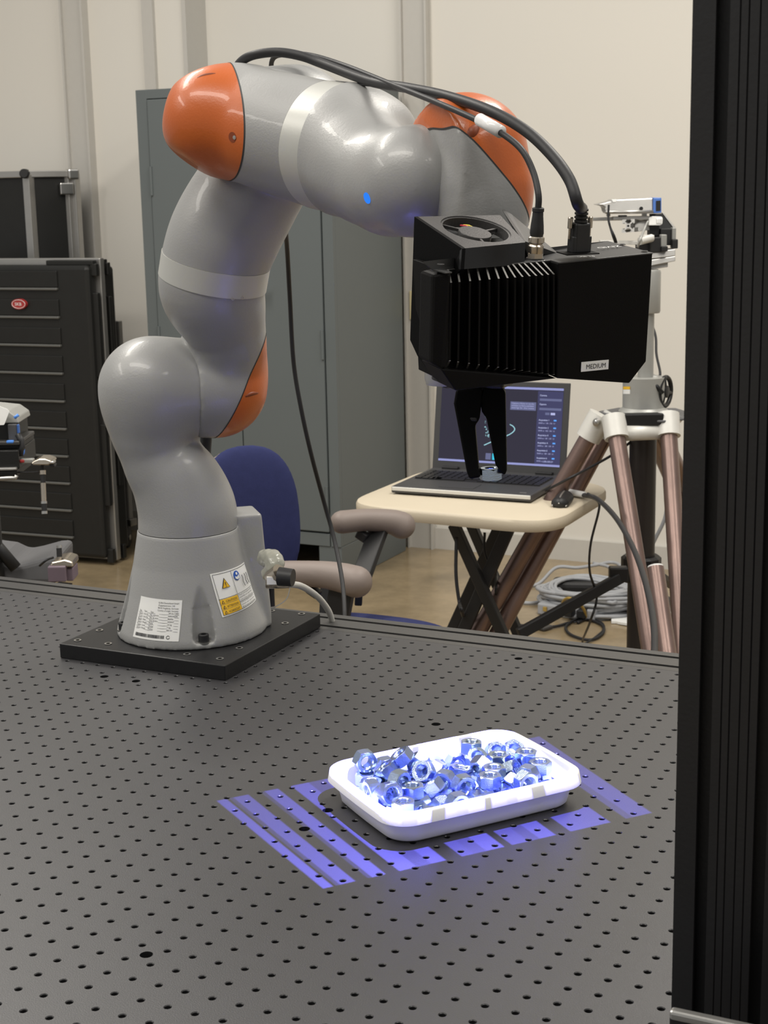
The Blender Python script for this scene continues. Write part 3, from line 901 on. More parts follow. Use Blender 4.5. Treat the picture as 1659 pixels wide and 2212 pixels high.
NUTS = [(-0.0341,-0.0553,0.0083,0,-0.281,0.96,-0), (0.0692,-0.0295,0.0083,0.644,-0,-0,-0.765), (0.0233,0.0196,0.0083,0,-0.899,0.438,0), (0.0457,0.0303,0.0263,0.588,0.268,0.216,-0.732), (0.0286,0.001,0.0129,0.071,-0.29,0.645,0.704), (-0.0719,0.0532,0.0083,0.937,0,-0.001,-0.348), (0.037,0.0602,0.0129,0.5,0.5,-0.5,0.5), (0.0157,-0.0348,0.0129,0.024,0.707,0.024,-0.707), (-0.0849,-0.0488,0.0301,0,0.694,-0.72,0), (0.0168,0.0155,0.0227,0.048,-0.874,-0.476,0.079), (-0.0841,-0.014,0.0083,0.691,0,-0,0.723), (-0.0606,-0.0363,0.0129,0.692,-0.672,0.221,0.144), (-0.0257,0.0168,0.0309,0.373,0.135,0.867,0.301), (-0.0485,0.0547,0.0083,0,-0.719,-0.695,-0), (-0.0726,0.0546,0.0208,0.986,0,0,0.168), (0.0377,-0.0171,0.0301,0,0.107,0.994,-0), (0.0349,-0.0401,0.0129,0.689,-0.676,-0.206,-0.16), (0.0787,-0.0539,0.0129,0.354,0.612,0.354,0.612), (-0.084,-0.0082,0.0254,0.499,-0.501,0.5,0.5), (-0.0206,0.0001,0.0083,0.322,-0,0,-0.947), (0.09,0.0295,0.0129,0.035,-0.706,-0.035,-0.706), (-0.0849,-0.0331,0.0139,0.612,-0.748,-0.2,-0.164), (0.0866,-0.0028,0.0208,0,-0.866,-0.5,0.001), (-0.0195,0.0395,0.0312,0.797,-0.356,0.486,0.047), (-0.0861,0.0112,0.0083,0.001,-0.458,0.889,-0), (0.0341,-0.0599,0.0129,0.493,-0.507,0.493,0.507), (-0.0303,-0.0602,0.0254,0.183,0.183,-0.683,0.683), (-0.0422,0.0323,0.0083,0,0.131,0.991,0), (-0.0572,0.0394,0.0306,0.066,-0.614,0.733,-0.284), (0.0852,-0.0041,0.0333,0.001,0.158,-0.987,0), (-0.0483,0.0602,0.0254,0.683,0.683,0.183,-0.183), (-0.0067,0.0255,0.0253,0.452,0.272,0.783,-0.33), (-0.0138,-0.0483,0.0129,0.246,0.544,0.451,0.663), (0.003,-0.0413,0.0129,0.347,-0.609,-0.36,0.616), (0.0662,-0.0539,0.0129,0.354,0.612,-0.354,-0.612), (-0.089,0.0107,0.0254,0.613,-0.354,0.612,-0.353), (-0.0486,-0.0176,0.0129,0.042,0.706,0.041,-0.706), (0.0697,0.0125,0.0129,0.488,0.512,-0.488,0.512), (-0.0416,0.0321,0.0208,0.001,-0.662,0.749,0), (0.0119,0.0601,0.0129,0.683,0.683,0.184,-0.182), (-0.0849,-0.0477,0.0129,0.183,0.183,0.683,-0.683), (0.0351,-0.0117,0.0129,0.446,0.548,-0.446,0.548), (-0.0362,0.0449,0.0398,0.785,-0.278,-0.147,0.534), (-0.0721,0.0598,0.0379,0.68,-0.686,-0.171,-0.195), (-0.023,-0.0233,0.0129,0.553,0.699,-0.104,-0.44), (0.0815,-0.0048,0.0083,0.592,-0,-0,0.806), (-0.0709,0.0307,0.0083,0,-0.207,0.978,-0), (-0.0291,0.053,0.0129,0.062,0.704,0.062,-0.704), (0.0715,0.0332,0.0083,0,-1,0.01,0), (-0.0363,-0.0379,0.0142,0.142,0.225,-0.767,0.584), (0.0225,-0.0338,0.0301,0,0.614,0.789,0), (0.034,-0.026,0.0129,0.676,-0.689,0.159,0.206), (0.0293,0.0426,0.0083,0,0.299,-0.954,0), (0.0878,-0.0275,0.0129,0.659,0.442,-0.552,-0.257), (-0.0535,0.0173,0.0144,0.274,0.163,0.688,0.652), (-0.0212,0.0246,0.0083,0,0.786,-0.618,-0.001), (0.0715,0.0345,0.0265,0.685,0.243,0.262,-0.634), (-0.0042,-0.0179,0.0083,0.185,-0,0,0.983), (0.0605,0.0104,0.0301,0,1,-0.02,0), (0.0866,-0.0281,0.0301,0,0.5,0.866,-0), (-0.0633,0.0026,0.0129,0.135,-0.231,-0.668,-0.694), (-0.0316,-0.0127,0.0258,0.007,-0.236,0.249,0.939), (0.0635,-0.0128,0.0243,0.786,0.489,0.108,0.364), (-0.0088,0.0466,0.0083,0,-0.173,-0.985,-0), (0.0453,0.0199,0.0083,0,0.899,-0.438,0), (0.0851,0.021,0.0307,0.871,0.335,-0.117,0.34), (-0.0025,-0.0233,0.0255,0.682,0.685,0.178,-0.185), (0.0383,0.0078,0.0278,0.159,0.866,-0.012,-0.474), (0.0498,-0.0372,0.0212,0.7,0.266,0.422,0.51), (-0.0383,0.0072,0.0129,0.14,-0.469,0.53,-0.692), (-0.0849,-0.0214,0.0338,0.202,0.162,-0.602,0.755), (-0.0782,0.0335,0.0208,0.938,0,-0.001,-0.348), (0.0005,0.0136,0.0139,0.784,0.176,0.233,0.548), (0.0622,0.0602,0.0129,0.5,-0.499,0.5,0.501), (-0.0585,-0.0516,0.0129,0.075,-0.287,-0.646,-0.703), (0.0089,-0.06,0.0129,0.685,0.681,0.191,-0.176), (0.0555,-0.0023,0.0129,0.531,0.693,-0.139,-0.467), (-0.0636,-0.0169,0.0129,0.706,-0.033,-0.707,-0.033), (-0.0126,-0.003,0.0254,0.488,-0.167,-0.687,0.513), (0.0535,0.0554,0.0309,0.036,0.707,-0.706,-0.01), (-0.0638,-0.0007,0.0347,0.704,0.642,0.296,-0.065), (0.053,0.0415,0.0144,0.634,0.173,-0.686,-0.312), (0.0504,-0.058,0.0307,0.368,0.357,0.607,-0.607), (0.0107,-0.0085,0.0129,0.211,-0.675,-0.211,-0.675), (0.0685,-0.0339,0.0254,0.207,-0.518,-0.482,0.676), (-0.0581,-0.0181,0.0301,0.746,0,-0,-0.666)]

# ------------------------------------------------------------------ vision camera held by the robot
za = Vector((.630, .776, .004)).normalized(); zu = Vector((.095, -.075, .99)); zu = (zu - za * zu.dot(za)).normalized()
zn = za.cross(zu).normalized()               # towards the photographer
if zn.dot(toward) < 0: zn = -zn
ZC = D(961, 590, 1.400)


def V(x, y, off=0.0): return PLN(x, y, ZC, zn) + zn * off     # point of the camera's front plate


vc = thing('machine_vision_camera', 'big black finned camera with a white MEDIUM sticker, carried by the robot', 'camera', V(1185, 820, -.04))
TH = .080
rb_poly = [V(1205, 569), V(1410, 547), V(1396, 781), V(1360, 828), V(1203, 817.5)]
B().prism(rb_poly, -zn * TH).obj('housing', 'zblack', vc, bevel=.0012)
core = [V(975, 589), V(1206, 569), V(1204, 817), V(985, 838)]
B().prism([p - zn * .014 for p in core], -zn * (TH - .014)).obj('housing', 'zblack', vc, bevel=.0008)
B().prism([V(945, 596, -.010), V(961, 590), V(976, 589), V(966, 799), V(952, 797), V(940, 790, -.010)], -zn * .026).obj('end_block', 'zblack', vc, bevel=.003)
B().prism([V(952, 797, .0), V(1203, 817.5, 0), V(984, 844, 0)], -zn * .042).obj('front_bezel', 'zblack', vc, bevel=.001)
B().lathe([(.020, 0), (.022, .006), (.022, .040), (.018, .046)], D(962, 830, 1.60), (0, 0, 1), 28).obj('lens_hood', 'greymetal', vc, 30)
B().tube([D(962, 815, 1.60), D(1030, 800, 1.57)], .012, 12).obj('lens_hood_bracket', 'black', vc, 40)
TP = V(1410, 547)


def top(x, y, off=0.0009): return PLN(x, y, TP + zu * .0003, zu) + zu * off


lid = [V(947, 586, -.0105), V(962, 589, .0004), V(977, 588, -.0005), V(979, 588.5, -.0145), V(1206, 567.5, -.0145), V(1207, 567.3, .0004), V(1410, 546.2, .0004), V(1410, 546.2, .0004) - zn * (TH + .0006), top(914, 567)]
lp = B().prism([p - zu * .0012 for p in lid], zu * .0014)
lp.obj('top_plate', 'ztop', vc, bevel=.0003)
tips = [975, 993, 1016, 1037, 1058, 1078, 1097, 1113.5, 1129.4, 1145, 1159, 1172.5, 1185, 1197]
bases = [983, 1004, 1026, 1046, 1066, 1084, 1100, 1112, 1124, 1137, 1149, 1162, 1175, 1189]
for i, (tx, bx) in enumerate(zip(tips, bases)):
    k = (tx - 975) / (1197 - 975)
    yt = 611 - 18 * k; yb = 779 + 30 * k; y0t = 588.5 - 19 * (bx - 975) / 230; y0b = 800 + 18 * (bx - 975) / 230
    w = za * .00095
    a, b_, c_, d_ = V(bx, y0t, -.0145), V(tx, yt, -.0004), V(tx - 3 * (1 - k), yb, -.0004), V(bx - 3 * (1 - k), y0b, -.0145)
    B().prism([p - w for p in (a, b_, c_, d_)], w * 2).obj('cooling_fin', 'zblack', vc)
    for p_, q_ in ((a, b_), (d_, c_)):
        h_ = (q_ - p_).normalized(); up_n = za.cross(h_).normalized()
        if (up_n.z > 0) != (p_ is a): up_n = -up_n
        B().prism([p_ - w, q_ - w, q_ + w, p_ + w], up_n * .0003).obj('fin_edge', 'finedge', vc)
stq = [V(1255, 782, .0006), V(1314, 776.5, .0006), V(1313, 797, .0006), V(1254, 803, .0006)]
sk = B().prism(stq, zn * .0003).obj('sticker', 'white', vc, label='white sticker printed MEDIUM')


def stp(u, v): return stq[0].lerp(stq[1], u).lerp(stq[3].lerp(stq[2], u), v) + zn * .0006


sw = (stq[1] - stq[0]).length; sh_ = (stq[0] - stq[3]).length
text('MEDIUM', 1.0, lambda x, y: stp(.17 + x, .76 - y * .70), 'lettering', 'ink', sk, width=.72)
TP = V(1410, 547); zb = -zn                  # points of the top plate


def top(x, y, off=0.0009): return PLN(x, y, TP + zu * .0003, zu) + zu * off


tx_ = top(1336, 532); te = top(1284, 536.5)
du = (te - tx_)
text('ZIVID', 1.0, lambda x, y: tx_ + du * x - zb * (y * du.length * .30) * 1.0, 'lettering', 'white', vc, width=.95)
B().lathe([(.0032, 0), (.0032, .0003), (.0022, .0003), (.0022, 0)], top(1345, 530), zu, 16).obj('screw', 'ztop', vc)
for x_, y_ in ((1392, 544), (952, 573)):
    B().lathe([(.0034, 0), (.0034, .0002), (.0024, .0002), (.0024, -.0002), (.0001, -.0002)], top(x_, y_), zu, 16).obj('screw', 'ztop', vc)
text('USB 3.0', .006, lambda x, y: top(1250, 557.5) + za * x - zn * 0 + zb * y, 'lettering', 'white', vc)
text('24V', .006, lambda x, y: top(1162, 566) + za * x + zb * y, 'lettering', 'white', vc)
# lens windows under the body
for s_, r_ in ((1010, .016), (1330, .018)):
    c = V(s_, 832, -.04) if s_ == 1010 else V(s_, 823, -.04)
    B().lathe([(r_, .012), (r_, -.003), (r_ - .002, -.003), (r_ - .003, -.001), (.001, -.001)], c, -zu * -1, 32).obj('lens_window', 'plastic', vc, 30)

# fan bracket: black side plate, sloping top with a fan
br = thing('fan_bracket', 'black printed bracket with a sloping fan opening, fixed behind the finned camera', 'bracket', V(985, 600, -.07))
f0, f1_, f2_, f3_ = D(998, 537, 1.408), D(1135, 523.5, 1.454), D(1133, 571, 1.454), D(995, 582, 1.408)
bk0 = D(895, 468, 1.466); bk1 = D(1083, 452, 1.512)
plb = [bk0, bk1, f1_, f0]                    # sloping face
ctr = sum(plb, Vector()) / 4
bx_ = (f1_ - f0).normalized(); byv = (bk0 - f0); slope_n = bx_.cross(byv).normalized()
if slope_n.z < 0: slope_n = -slope_n
byv = slope_n.cross(bx_)
fc = D(1028, 494, 1.0); fc = Vector(CP) + (fc - Vector(CP)) * (((f0 - Vector(CP)).dot(slope_n)) / ((fc - Vector(CP)).dot(slope_n)))
FR = .0325


def on_slope(u, v, w=0): return fc + bx_ * u + byv * v + slope_n * w


def pl2(p):
    q = Vector(p) - fc; return q.dot(bx_), q.dot(byv)


ns = 48
outer = [pl2(p) for p in (f0, f1_, bk1, bk0)]


def ray_poly(a):
    dx, dy = math.cos(a), math.sin(a); best = 1e9
    for i in range(4):
        (x0, y0), (x1, y1) = outer[i], outer[(i + 1) % 4]
        ex, ey = x1 - x0, y1 - y0; den = dx * ey - dy * ex
        if abs(den) < 1e-9: continue
        t = (x0 * ey - y0 * ex) / den; s_ = (x0 * dy - y0 * dx) / den
        if t > 0 and -1e-6 <= s_ <= 1 + 1e-6: best = min(best, t)
    return best


angs = sorted([2 * PI * k / ns for k in range(ns)] + [math.atan2(y, x) % (2 * PI) for x, y in outer])
sp_ = B(); na_ = len(angs)
for a in angs:
    r = ray_poly(a); sp_.v.append(tuple(on_slope(r * math.cos(a), r * math.sin(a), 0)))
for r, w in ((FR + .0022, 0), (FR + .0018, -.0012), (FR, -.0012), (FR, -.011)):
    for a in angs: sp_.v.append(tuple(on_slope(r * math.cos(a), r * math.sin(a), w)))
for q in range(4):
    for k in range(na_): sp_.f.append((q * na_ + k, q * na_ + (k + 1) % na_, (q + 1) * na_ + (k + 1) % na_, (q + 1) * na_ + k))
sp_.obj('fan_shroud', 'printed', br)
# side plate, front and far wall
sd_ = f0 - bk0; sn_ = sd_.cross(zu).normalized()
B().prism([bk0, f0, f3_, bk0 + sd_ * .62 - zu * .050, bk0 + sd_ * .40 - zu * .070, bk0 + sd_ * .34 - zu * .135, bk0 + sd_ * .17 - zu * .131, bk0 - zu * .121], sn_ * (.004 if sn_.dot(za) > 0 else -.004)).obj('side_plate', 'finger', br)
B().prism([f0, f1_, f2_, f3_], -zn * .004).obj('front_plate', 'black', br)
B().prism([D(1084, 452.5, 1.545), D(1100, 463, 1.54), D(1201, 548, 1.50), D(1140, 552, 1.47), f1_ - zn * .004], za * .003).obj('side_plate', 'printed', br)
fan = B()
fan.lathe([(.0160, -.0035), (.0165, -.0045), (.0165, -.011)], fc, slope_n, 32).obj('fan_hub', 'printed', br, 30)
B().lathe([(.0150, -.0115), (.0158, -.012), (.0158, -.0205)], fc, slope_n, 32).obj('fan_motor', 'white', br, 30, label='pale motor ring under the fan hub')
st_ = B()
for a in (10, 128, 250):
    a = math.radians(a); dr = bx_ * math.cos(a) + byv * math.sin(a)
    st_.box(fc + dr * .0245 - slope_n * .0055, (.018, .0022, .003), frame(dr, slope_n)).obj('fan_strut', 'printed', br); st_ = B()
bl = B()
for k in range(7):
    a = 2 * PI * k / 7 + .2; d0 = bx_ * math.cos(a) + byv * math.sin(a); a2 = a + .55; d1 = bx_ * math.cos(a2) + byv * math.sin(a2)
    q = [fc + d0 * .013 - slope_n * .010, fc + d0 * .031 - slope_n * .010, fc + d1 * .031 - slope_n * .018, fc + d1 * .013 - slope_n * .018]
    bl.prism(q, slope_n * .0008)
bl.obj('fan_blades', 'plastic', br)
B().lathe([(FR, -.0225), (FR, -.0215)], fc, slope_n, 40).obj('fan_floor', 'dark', br)
for wx, mm_ in ((.0035, 'redwire'), (.0075, 'yellowwire')):
    B().tube([fc + bx_ * (wx - .002) + byv * .0245 - slope_n * .006, fc + bx_ * wx + byv * .019 - slope_n * .0045, fc + bx_ * (wx + .001) + byv * .0125 - slope_n * .0045], .0009, 8).obj('wire', mm_, br, True)

# connectors on the camera's top plate, with their cables
c = top(1156, 562)
B().lathe([(.0085, 0), (.0085, .0012)], c, zu, 24).obj('socket_collar', 'plastic', vc)
pw = thing('power_cable', 'thin black cable with a round brass-coloured screw plug, looping over the robot', 'cable', c)
B().lathe([(.0078, .0013), (.0078, .0058)], c, zu, 6).obj('hex_nut_collar', 'nickel', pw)
B().lathe([(.0070, .0058), (.0072, .0065), (.0072, .0125), (.0058, .0145)], c, zu, 24).obj('coupling', 'nickel', pw, 30)
B().lathe([(.0060, .0145), (.0076, .0160), (.0076, .0205), (.0065, .0215)], c, zu, 24).obj('coupling', 'nickel', pw, 30)
B().lathe([(.0060, .0215), (.0066, .0245), (.0062, .031), (.0052, .040), (.0050, .044), (.0056, .0445), (.0056, .0475), (.0048, .048)], c, zu, 24).obj('strain_relief', 'plastic', pw, 30)
ptop = c + zu * .046
pB = spline([ptop, D(1163, 420, 1.41), D(1152, 372, 1.42), D(1128, 325, 1.43), D(1090, 292, 1.45), D(1040, 264, 1.48), D(950, 224, 1.55), D(850, 184, 1.66), D(745, 142, 1.77), D(668, 119, 1.82), D(612, 118, 1.85), D(589, 128, 1.88), D(585, 160, 1.92)])
B().tube(pB, .0031, 12).obj('lead', 'rubber', pw, True)
B().tube([D(1036, 258, 1.482), D(1082, 285, 1.4545)], .0062, 16).obj('sleeve', 'clear', pw, True, label='translucent sleeve clipped on the lead')
c = top(1250, 549)
uc = thing('data_cable', 'thick black data cable with a boxy screw-locked plug, arching over the robot', 'cable', c)
Rz_ = frame(za, zu)
B().box(top(1248, 550) + zu * .0009, (.037, .020, .0012), Rz_).obj('port_plate', 'zblack', vc, bevel=.0003)
B().box(c + zu * .0150, (.0165, .0120, .029), Rz_).obj('plug_body', 'plastic', uc, bevel=.0018)
B().box(c + zu * .0090, (.0210, .0115, .016), Rz_).obj('plug_body', 'plastic', uc, bevel=.0012)
for s_ in (-1, 1):
    q = c + za * .0112 * s_ + zb * .001
    B().lathe([(.0014, .014), (.0014, .0245)], q, zu, 12).obj('lock_screw', 'nickel', uc)
    B().lathe([(.0023, .0240), (.0026, .0245), (.0026, .0340), (.0020, .0350), (.0001, .0350)], q, zu, 16).obj('lock_screw', 'nickel', uc, 30)
pr = []
for k in range(4): h0 = .0295 + k * .0036; pr += [(.0054, h0), (.0066, h0 + .0005), (.0066, h0 + .0024), (.0052, h0 + .0030)]
B().lathe(pr, c, zu, 24).obj('strain_relief', 'plastic', uc, 30)
utop = c + zu * .043
pA = spline([utop, D(1248, 440, 1.405), D(1230, 388, 1.41), D(1192, 335, 1.43), D(1135, 282, 1.46), D(1060, 240, 1.50), D(965, 208, 1.57), D(880, 190, 1.64), D(800, 176, 1.71), D(700, 139, 1.78), D(650, 121, 1.80), D(598, 113, 1.815), D(548, 119, 1.83), D(520, 134, 1.86), D(505, 160, 1.90)])
rA = [.0056] * len(pA)
B().tube(pA, rA, 14).obj('lead', 'rubber', uc, True)
pC = spline([D(684, 176, 1.80), D(720, 178, 1.79), D(790, 183, 1.72), D(860, 192, 1.66), D(900, 200, 1.62)])
o = B().tube(pC, [.0008] + [.0034] * (len(pC) - 1), 8, sy=.5).obj('cable_strap', 'rubber', smooth=True)
tag(o, 'flat black strap bundling the two cables above the robot forearm', 'strap')

# ------------------------------------------------------------------ gripper with its two fingers and the nut it holds
gb = D(1036, 770, 1.565)
gr = thing('gripper', 'black two-finger gripper hanging below the camera, holding one nut', 'gripper', gb)
gx = (right * .93 - toward * -.36).normalized()
Rg = frame(gx, (0, 0, 1))
B().lathe([(.036, .105), (.036, .04), (.040, .035), (.040, -.005), (.034, -.012)], gb, (0, 0, 1), 40).obj('body', 'black', gr, 30)
B().box(gb + Vector((0, 0, -.018)), (.062, .040, .026), Rg).obj('body', 'black', gr, bevel=.003)
lg_ = [(985, 842), (1042, 838), (1036, 906), (1026, 920), (1034, 1012), (1039, 1031), (1014, 1036), (1008, 1020), (980, 872)]
B().prism([D(x, y, 1.545) for x, y in lg_], -toward * .020 + right * .002).obj('finger', 'finger', gr, bevel=.0022)
B().box(D(1017, 905, 1.548), (.014, .006, .004), Rg).obj('finger_ridge', 'black', gr, bevel=.001)
rg_ = [(1044, 838), (1086, 838), (1092, 848), (1095, 1016), (1091, 1027), (1084, 1024), (1070, 1004), (1051, 905), (1041, 890), (1036, 862)]
B().prism([D(x, y, 1.548) for x, y in rg_], -toward * .020 + right * .002).obj('finger', 'finger', gr, bevel=.0022)


def rdir(p, q): return (Vector(q) - Vector(p)).normalized()


def nut_mesh():
    af, hh, rh = .0217, .0063, .0068
    b = B(); n = 36; rc = af / 2 / math.cos(PI / 6)
    def hexr(a): a = (a + PI / 6) % (PI / 3) - PI / 6; return (af / 2) / math.cos(a)
    rings = []
    def ring(fr, z): rings.append([(fr(2 * PI * k / n) * math.cos(2 * PI * k / n), fr(2 * PI * k / n) * math.sin(2 * PI * k / n), z(2 * PI * k / n) if callable(z) else z) for k in range(n)])
    ch = lambda a: hh - .0011 * ((hexr(a) - af / 2) / (rc - af / 2)) ** 1.0 - .00015
    ring(lambda a: rh, -hh + .0005)
    ring(lambda a: rh + .0007, -hh)
    ring(lambda a: min(hexr(a), af / 2) - .0002, -hh)
    ring(hexr, lambda a: -ch(a))
    ring(hexr, ch)
    ring(lambda a: min(hexr(a), af / 2) - .0002, hh)
    ring(lambda a: rh + .0007, hh)
    nz_ = 12
    for k in range(nz_ + 1): ring((lambda a: rh) if k % 2 == 0 else (lambda a: rh - .0006), hh - .0006 - (2 * hh - .0012) * k / nz_)
    for r in rings: b.v += r
    m_ = len(rings)
    for i in range(1, m_ - 1):
        for k in range(n): b.f.append((i * n + k, i * n + (k + 1) % n, (i + 1) * n + (k + 1) % n, (i + 1) * n + k))
    for k in range(n): b.f.append(((m_ - 1) * n + k, (m_ - 1) * n + (k + 1) % n, 1 * n + (k + 1) % n, 1 * n + k))
    b.v = b.v[:]; me = b.mesh(); me.materials.append(M['zinc'])
    me.shade_smooth(); me.set_sharp_from_angle(angle=math.radians(28))
    return me


nm = nut_mesh()
hn = bpy.data.objects.new('hex_nut', nm); col.objects.link(hn)
hn.location = D(1061, 1027, 1.5475) + Vector((0, 0, 0)) + -toward * .010
hn.rotation_euler = (0, 0, math.radians(37)); hn.scale = (.95, .95, .95)
tag(hn, 'single hex nut pinched between the tips of the gripper fingers', 'nut')

# ------------------------------------------------------------------ tray and its nuts
TC = Vector((.2216, .4346, T)); TA = math.radians(52.9)


def rrect(hx, hy, r, n=8, bow=0.0):
    o = []
    for cx, cy, a0 in ((hx - r, hy - r, 0), (-hx + r, hy - r, 90), (-hx + r, -hy + r, 180), (hx - r, -hy + r, 270)):
        for i in range(n + 1):
            a = math.radians(a0 + 90 * i / n); o.append((cx + r * math.cos(a), cy + r * math.sin(a)))
    P = []                                    # subdivide the straight sides
    for i in range(len(o)):
        a, b = o[i], o[(i + 1) % len(o)]
        L_ = math.dist(a, b); k = max(1, int(L_ / .006))
        for j in range(k): P.append((a[0] + (b[0] - a[0]) * j / k, a[1] + (b[1] - a[1]) * j / k))
    return [(x * (1 + bow * (1 - (y / hy) ** 2)), y * (1 + bow * .6 * (1 - (x / hx) ** 2))) for x, y in P]


def tray():
    loops = []
    N0 = None
    spec = [(.086, .053, .018, .0012), (.0960, .0640, .022, .0014), (.0990, .0675, .024, .0035), (.1015, .0700, .025, .012), (.1050, .0735, .026, .0345), (.1058, .0742, .026, .0352), (.1105, .0790, .026, .0352),
            (.1120, .0805, .027, .0342), (.1135, .0820, .027, .0235), (.1125, .0810, .027, .0233), (.1108, .0792, .026, .0335), (.1070, .0752, .026, .0340), (.1042, .0726, .025, .0115), (.1025, .0708, .024, .0030), (.0990, .0675, .022, .0002), (.086, .053, .018, .0004)]
    lv = []
    n8 = None
    for (hx, hy, r, z) in spec:
        o = []
        for cx, cy, a0 in ((hx - r, hy - r, 0), (-hx + r, hy - r, 90), (-hx + r, -hy + r, 180), (hx - r, -hy + r, 270)):
            for i in range(9):
                a = math.radians(a0 + 90 * i / 8); o.append((cx + r * math.cos(a), cy + r * math.sin(a)))
        P = []
        for i in range(36):
            a, b = o[i], o[(i + 1) % 36]; k = 14 if i % 9 == 8 else 1
            for j in range(k): P.append((a[0] + (b[0] - a[0]) * j / k, a[1] + (b[1] - a[1]) * j / k))
        P = [(x * (1 + .022 * (1 - min(1, abs(y) / hy) ** 2)), y * (1 + .018 * (1 - min(1, abs(x) / hx) ** 2))) for x, y in P]
        rip = .0006 if .01 < z < .034 and hx > .1155 else 0
        lv.append([(x, y, z) for i, (x, y) in enumerate(P)])
    b = B(); n = len(lv[0])
    for l_ in lv: b.v += l_
    for i in range(len(lv) - 1):
        for k in range(n): b.f.append((i * n + k, i * n + (k + 1) % n, (i + 1) * n + (k + 1) % n, (i + 1) * n + k))
    b.f.append(tuple(range(n))[::-1]); b.f.append(tuple(range((len(lv) - 1) * n, len(lv) * n)))
    o = b.obj('parts_tray', 'tray', smooth=50)
    o.location = TC; o.rotation_euler = (0, 0, TA)
    return o


tr = tag(tray(), 'shallow white plastic tray with rounded corners, full of hex nuts, lit by the projector', 'tray')
tr.data.materials[0].node_tree.nodes['Principled BSDF'].inputs['Subsurface Weight'].default_value = 0.25
tr.data.materials[0].node_tree.nodes['Principled BSDF'].inputs['Subsurface Radius'].default_value = (.004, .004, .004)
Rt = Matrix.Rotation(TA, 4, 'Z'); Rt.translation = TC + Vector((0, 0, -.0002))
seen = {}
top_z = {}
for x, y, z, *q in NUTS:
    k = (round(x / .024), round(y / .024)); top_z[k] = max(top_z.get(k, 0), z)
for x, y, z, qw, qx, qy, qz in NUTS:
    o = bpy.data.objects.new('hex_nut', nm); col.objects.link(o)
    mq = Quaternion((qw, qx, qy, qz)); mq.normalize()
    o.matrix_world = Rt @ (Matrix.Translation((x, y, z)) @ mq.to_matrix().to_4x4())
    ax = (mq @ Vector((0, 0, 1))).z
    pose = 'lying flat' if abs(ax) > .9 else ('standing on edge' if abs(ax) < .25 else ('half tipped over' if abs(ax) < .7 else 'slightly slanted'))
    ex = 'corner next to the dark hole' if x < -.05 and y > .02 else ('front corner of the tray' if x < -.05 and y < -.02 else ('short rim beside the wide stripes' if x < -.05 else ('far corner towards the cabinet' if x > .05 and y > .02 else ('corner towards the black post' if x > .05 and y < -.02 else ('short rim opposite the stripes' if x > .05 else ('middle of the tray' if abs(y) < .022 else ('long rim facing the robot' if y > 0 else 'long rim facing the camera')))))))
    lay = 'on top' if z > .021 else ('mid-heap' if z > .014 else 'at the bottom')
    tag(o, 'hex nut %s %s, %s' % (pose, lay, ex), 'nut', 'zinc-plated nuts heaped in the white tray')
    seen.setdefault(o['label'], []).append((math.hypot(x, y), o))
for lab, os_ in seen.items():                 # alike nuts at the same spot: say which is farther out
    if len(os_) < 2: continue
    os_.sort(key=lambda t: t[0])
    k = len(os_); names = ['innermost'] + ['%s outwards' % w for w in ('second', 'third', 'fourth', 'fifth', 'sixth', 'seventh', 'eighth', 'ninth')][:k - 2] + ['outermost']
    if k <= 10:
        for (d_, o), nme in zip(os_, names): o['label'] = lab + ', ' + nme

# ------------------------------------------------------------------ steel storage cabinet
cb = thing('storage_cabinet', 'tall slate grey steel cabinet with double doors, behind the robot', 'cabinet', (-2.265, 4.46, 0))
x0, x1, y0, y1, ht = -2.688, -1.843, 4.163, 4.765, 1.895
B().box(((x0 + x1) / 2, (y0 + y1) / 2 + .01, (ht + .145) / 2), (x1 - x0, y1 - y0 - .02, ht - .145)).obj('body', 'cab', cb, bevel=.003)
fr_ = B()
for bx in ((x0 + .025, 1.02, .05, ht - .145), (x1 - .022, 1.02, .044, ht - .145)):
    fr_ = B().box((bx[0], y0 + .011, bx[1]), (bx[2], .022, bx[3])); fr_.obj('front_post', 'cab', cb, bevel=.002)
B().box(((x0 + x1) / 2, y0 + .011, 1.8775), (x1 - x0 - .096, .022, .035)).obj('front_rail', 'cab', cb, bevel=.002)
B().box(((x0 + x1) / 2, y0 + .011, .170), (x1 - x0 - .096, .022, .05)).obj('front_rail', 'cab', cb, bevel=.002)
B().box(((x0 + x1) / 2, y0 + .014, 1.03), (x1 - x0 - .1, .002, 1.66)).obj('door_gap', 'dark', cb)
dl = x0 + .054; dr_ = x1 - .048; dm = -2.262
for i, (a, b_) in enumerate(((dl, dm - .002), (dm + .002, dr_))):
    dd = B().box(((a + b_) / 2, y0 + .004, 1.03), (b_ - a, .020, 1.654)).obj('door', 'cab', cb, bevel=.003)
    hx = a if i == 0 else b_
    for hz in (1.55, .93, .33):
        B().lathe([(.006, -.055), (.006, .055)], (hx + (.004 if i == 0 else -.004), y0 - .008, hz), n=12).obj('hinge', 'cab', dd, 30)
    if i == 1:
        B().box((a + .085, y0 - .010, 1.115), (.03, .006, .07)).obj('handle_plate', 'cab', dd, bevel=.002)
        B().tube([(a + .085, y0 - .012, 1.105), (a + .085, y0 - .040, 1.105), (a + .150, y0 - .045, 1.145)], [.009, .009, .006], 12).obj('handle', 'steel', dd, True)
B().box((x1 - .05, (y0 + y1) / 2, .0725), (.10, y1 - y0 - .01, .145)).obj('plinth', 'cab', cb, bevel=.003)
B().box((x0 + .05, (y0 + y1) / 2, .0725), (.10, y1 - y0 - .01, .145)).obj('plinth', 'cab', cb, bevel=.003)
B().box(((x0 + x1) / 2, y1 - .03, .0725), (.6, .03, .145)).obj('plinth', 'dark', cb)

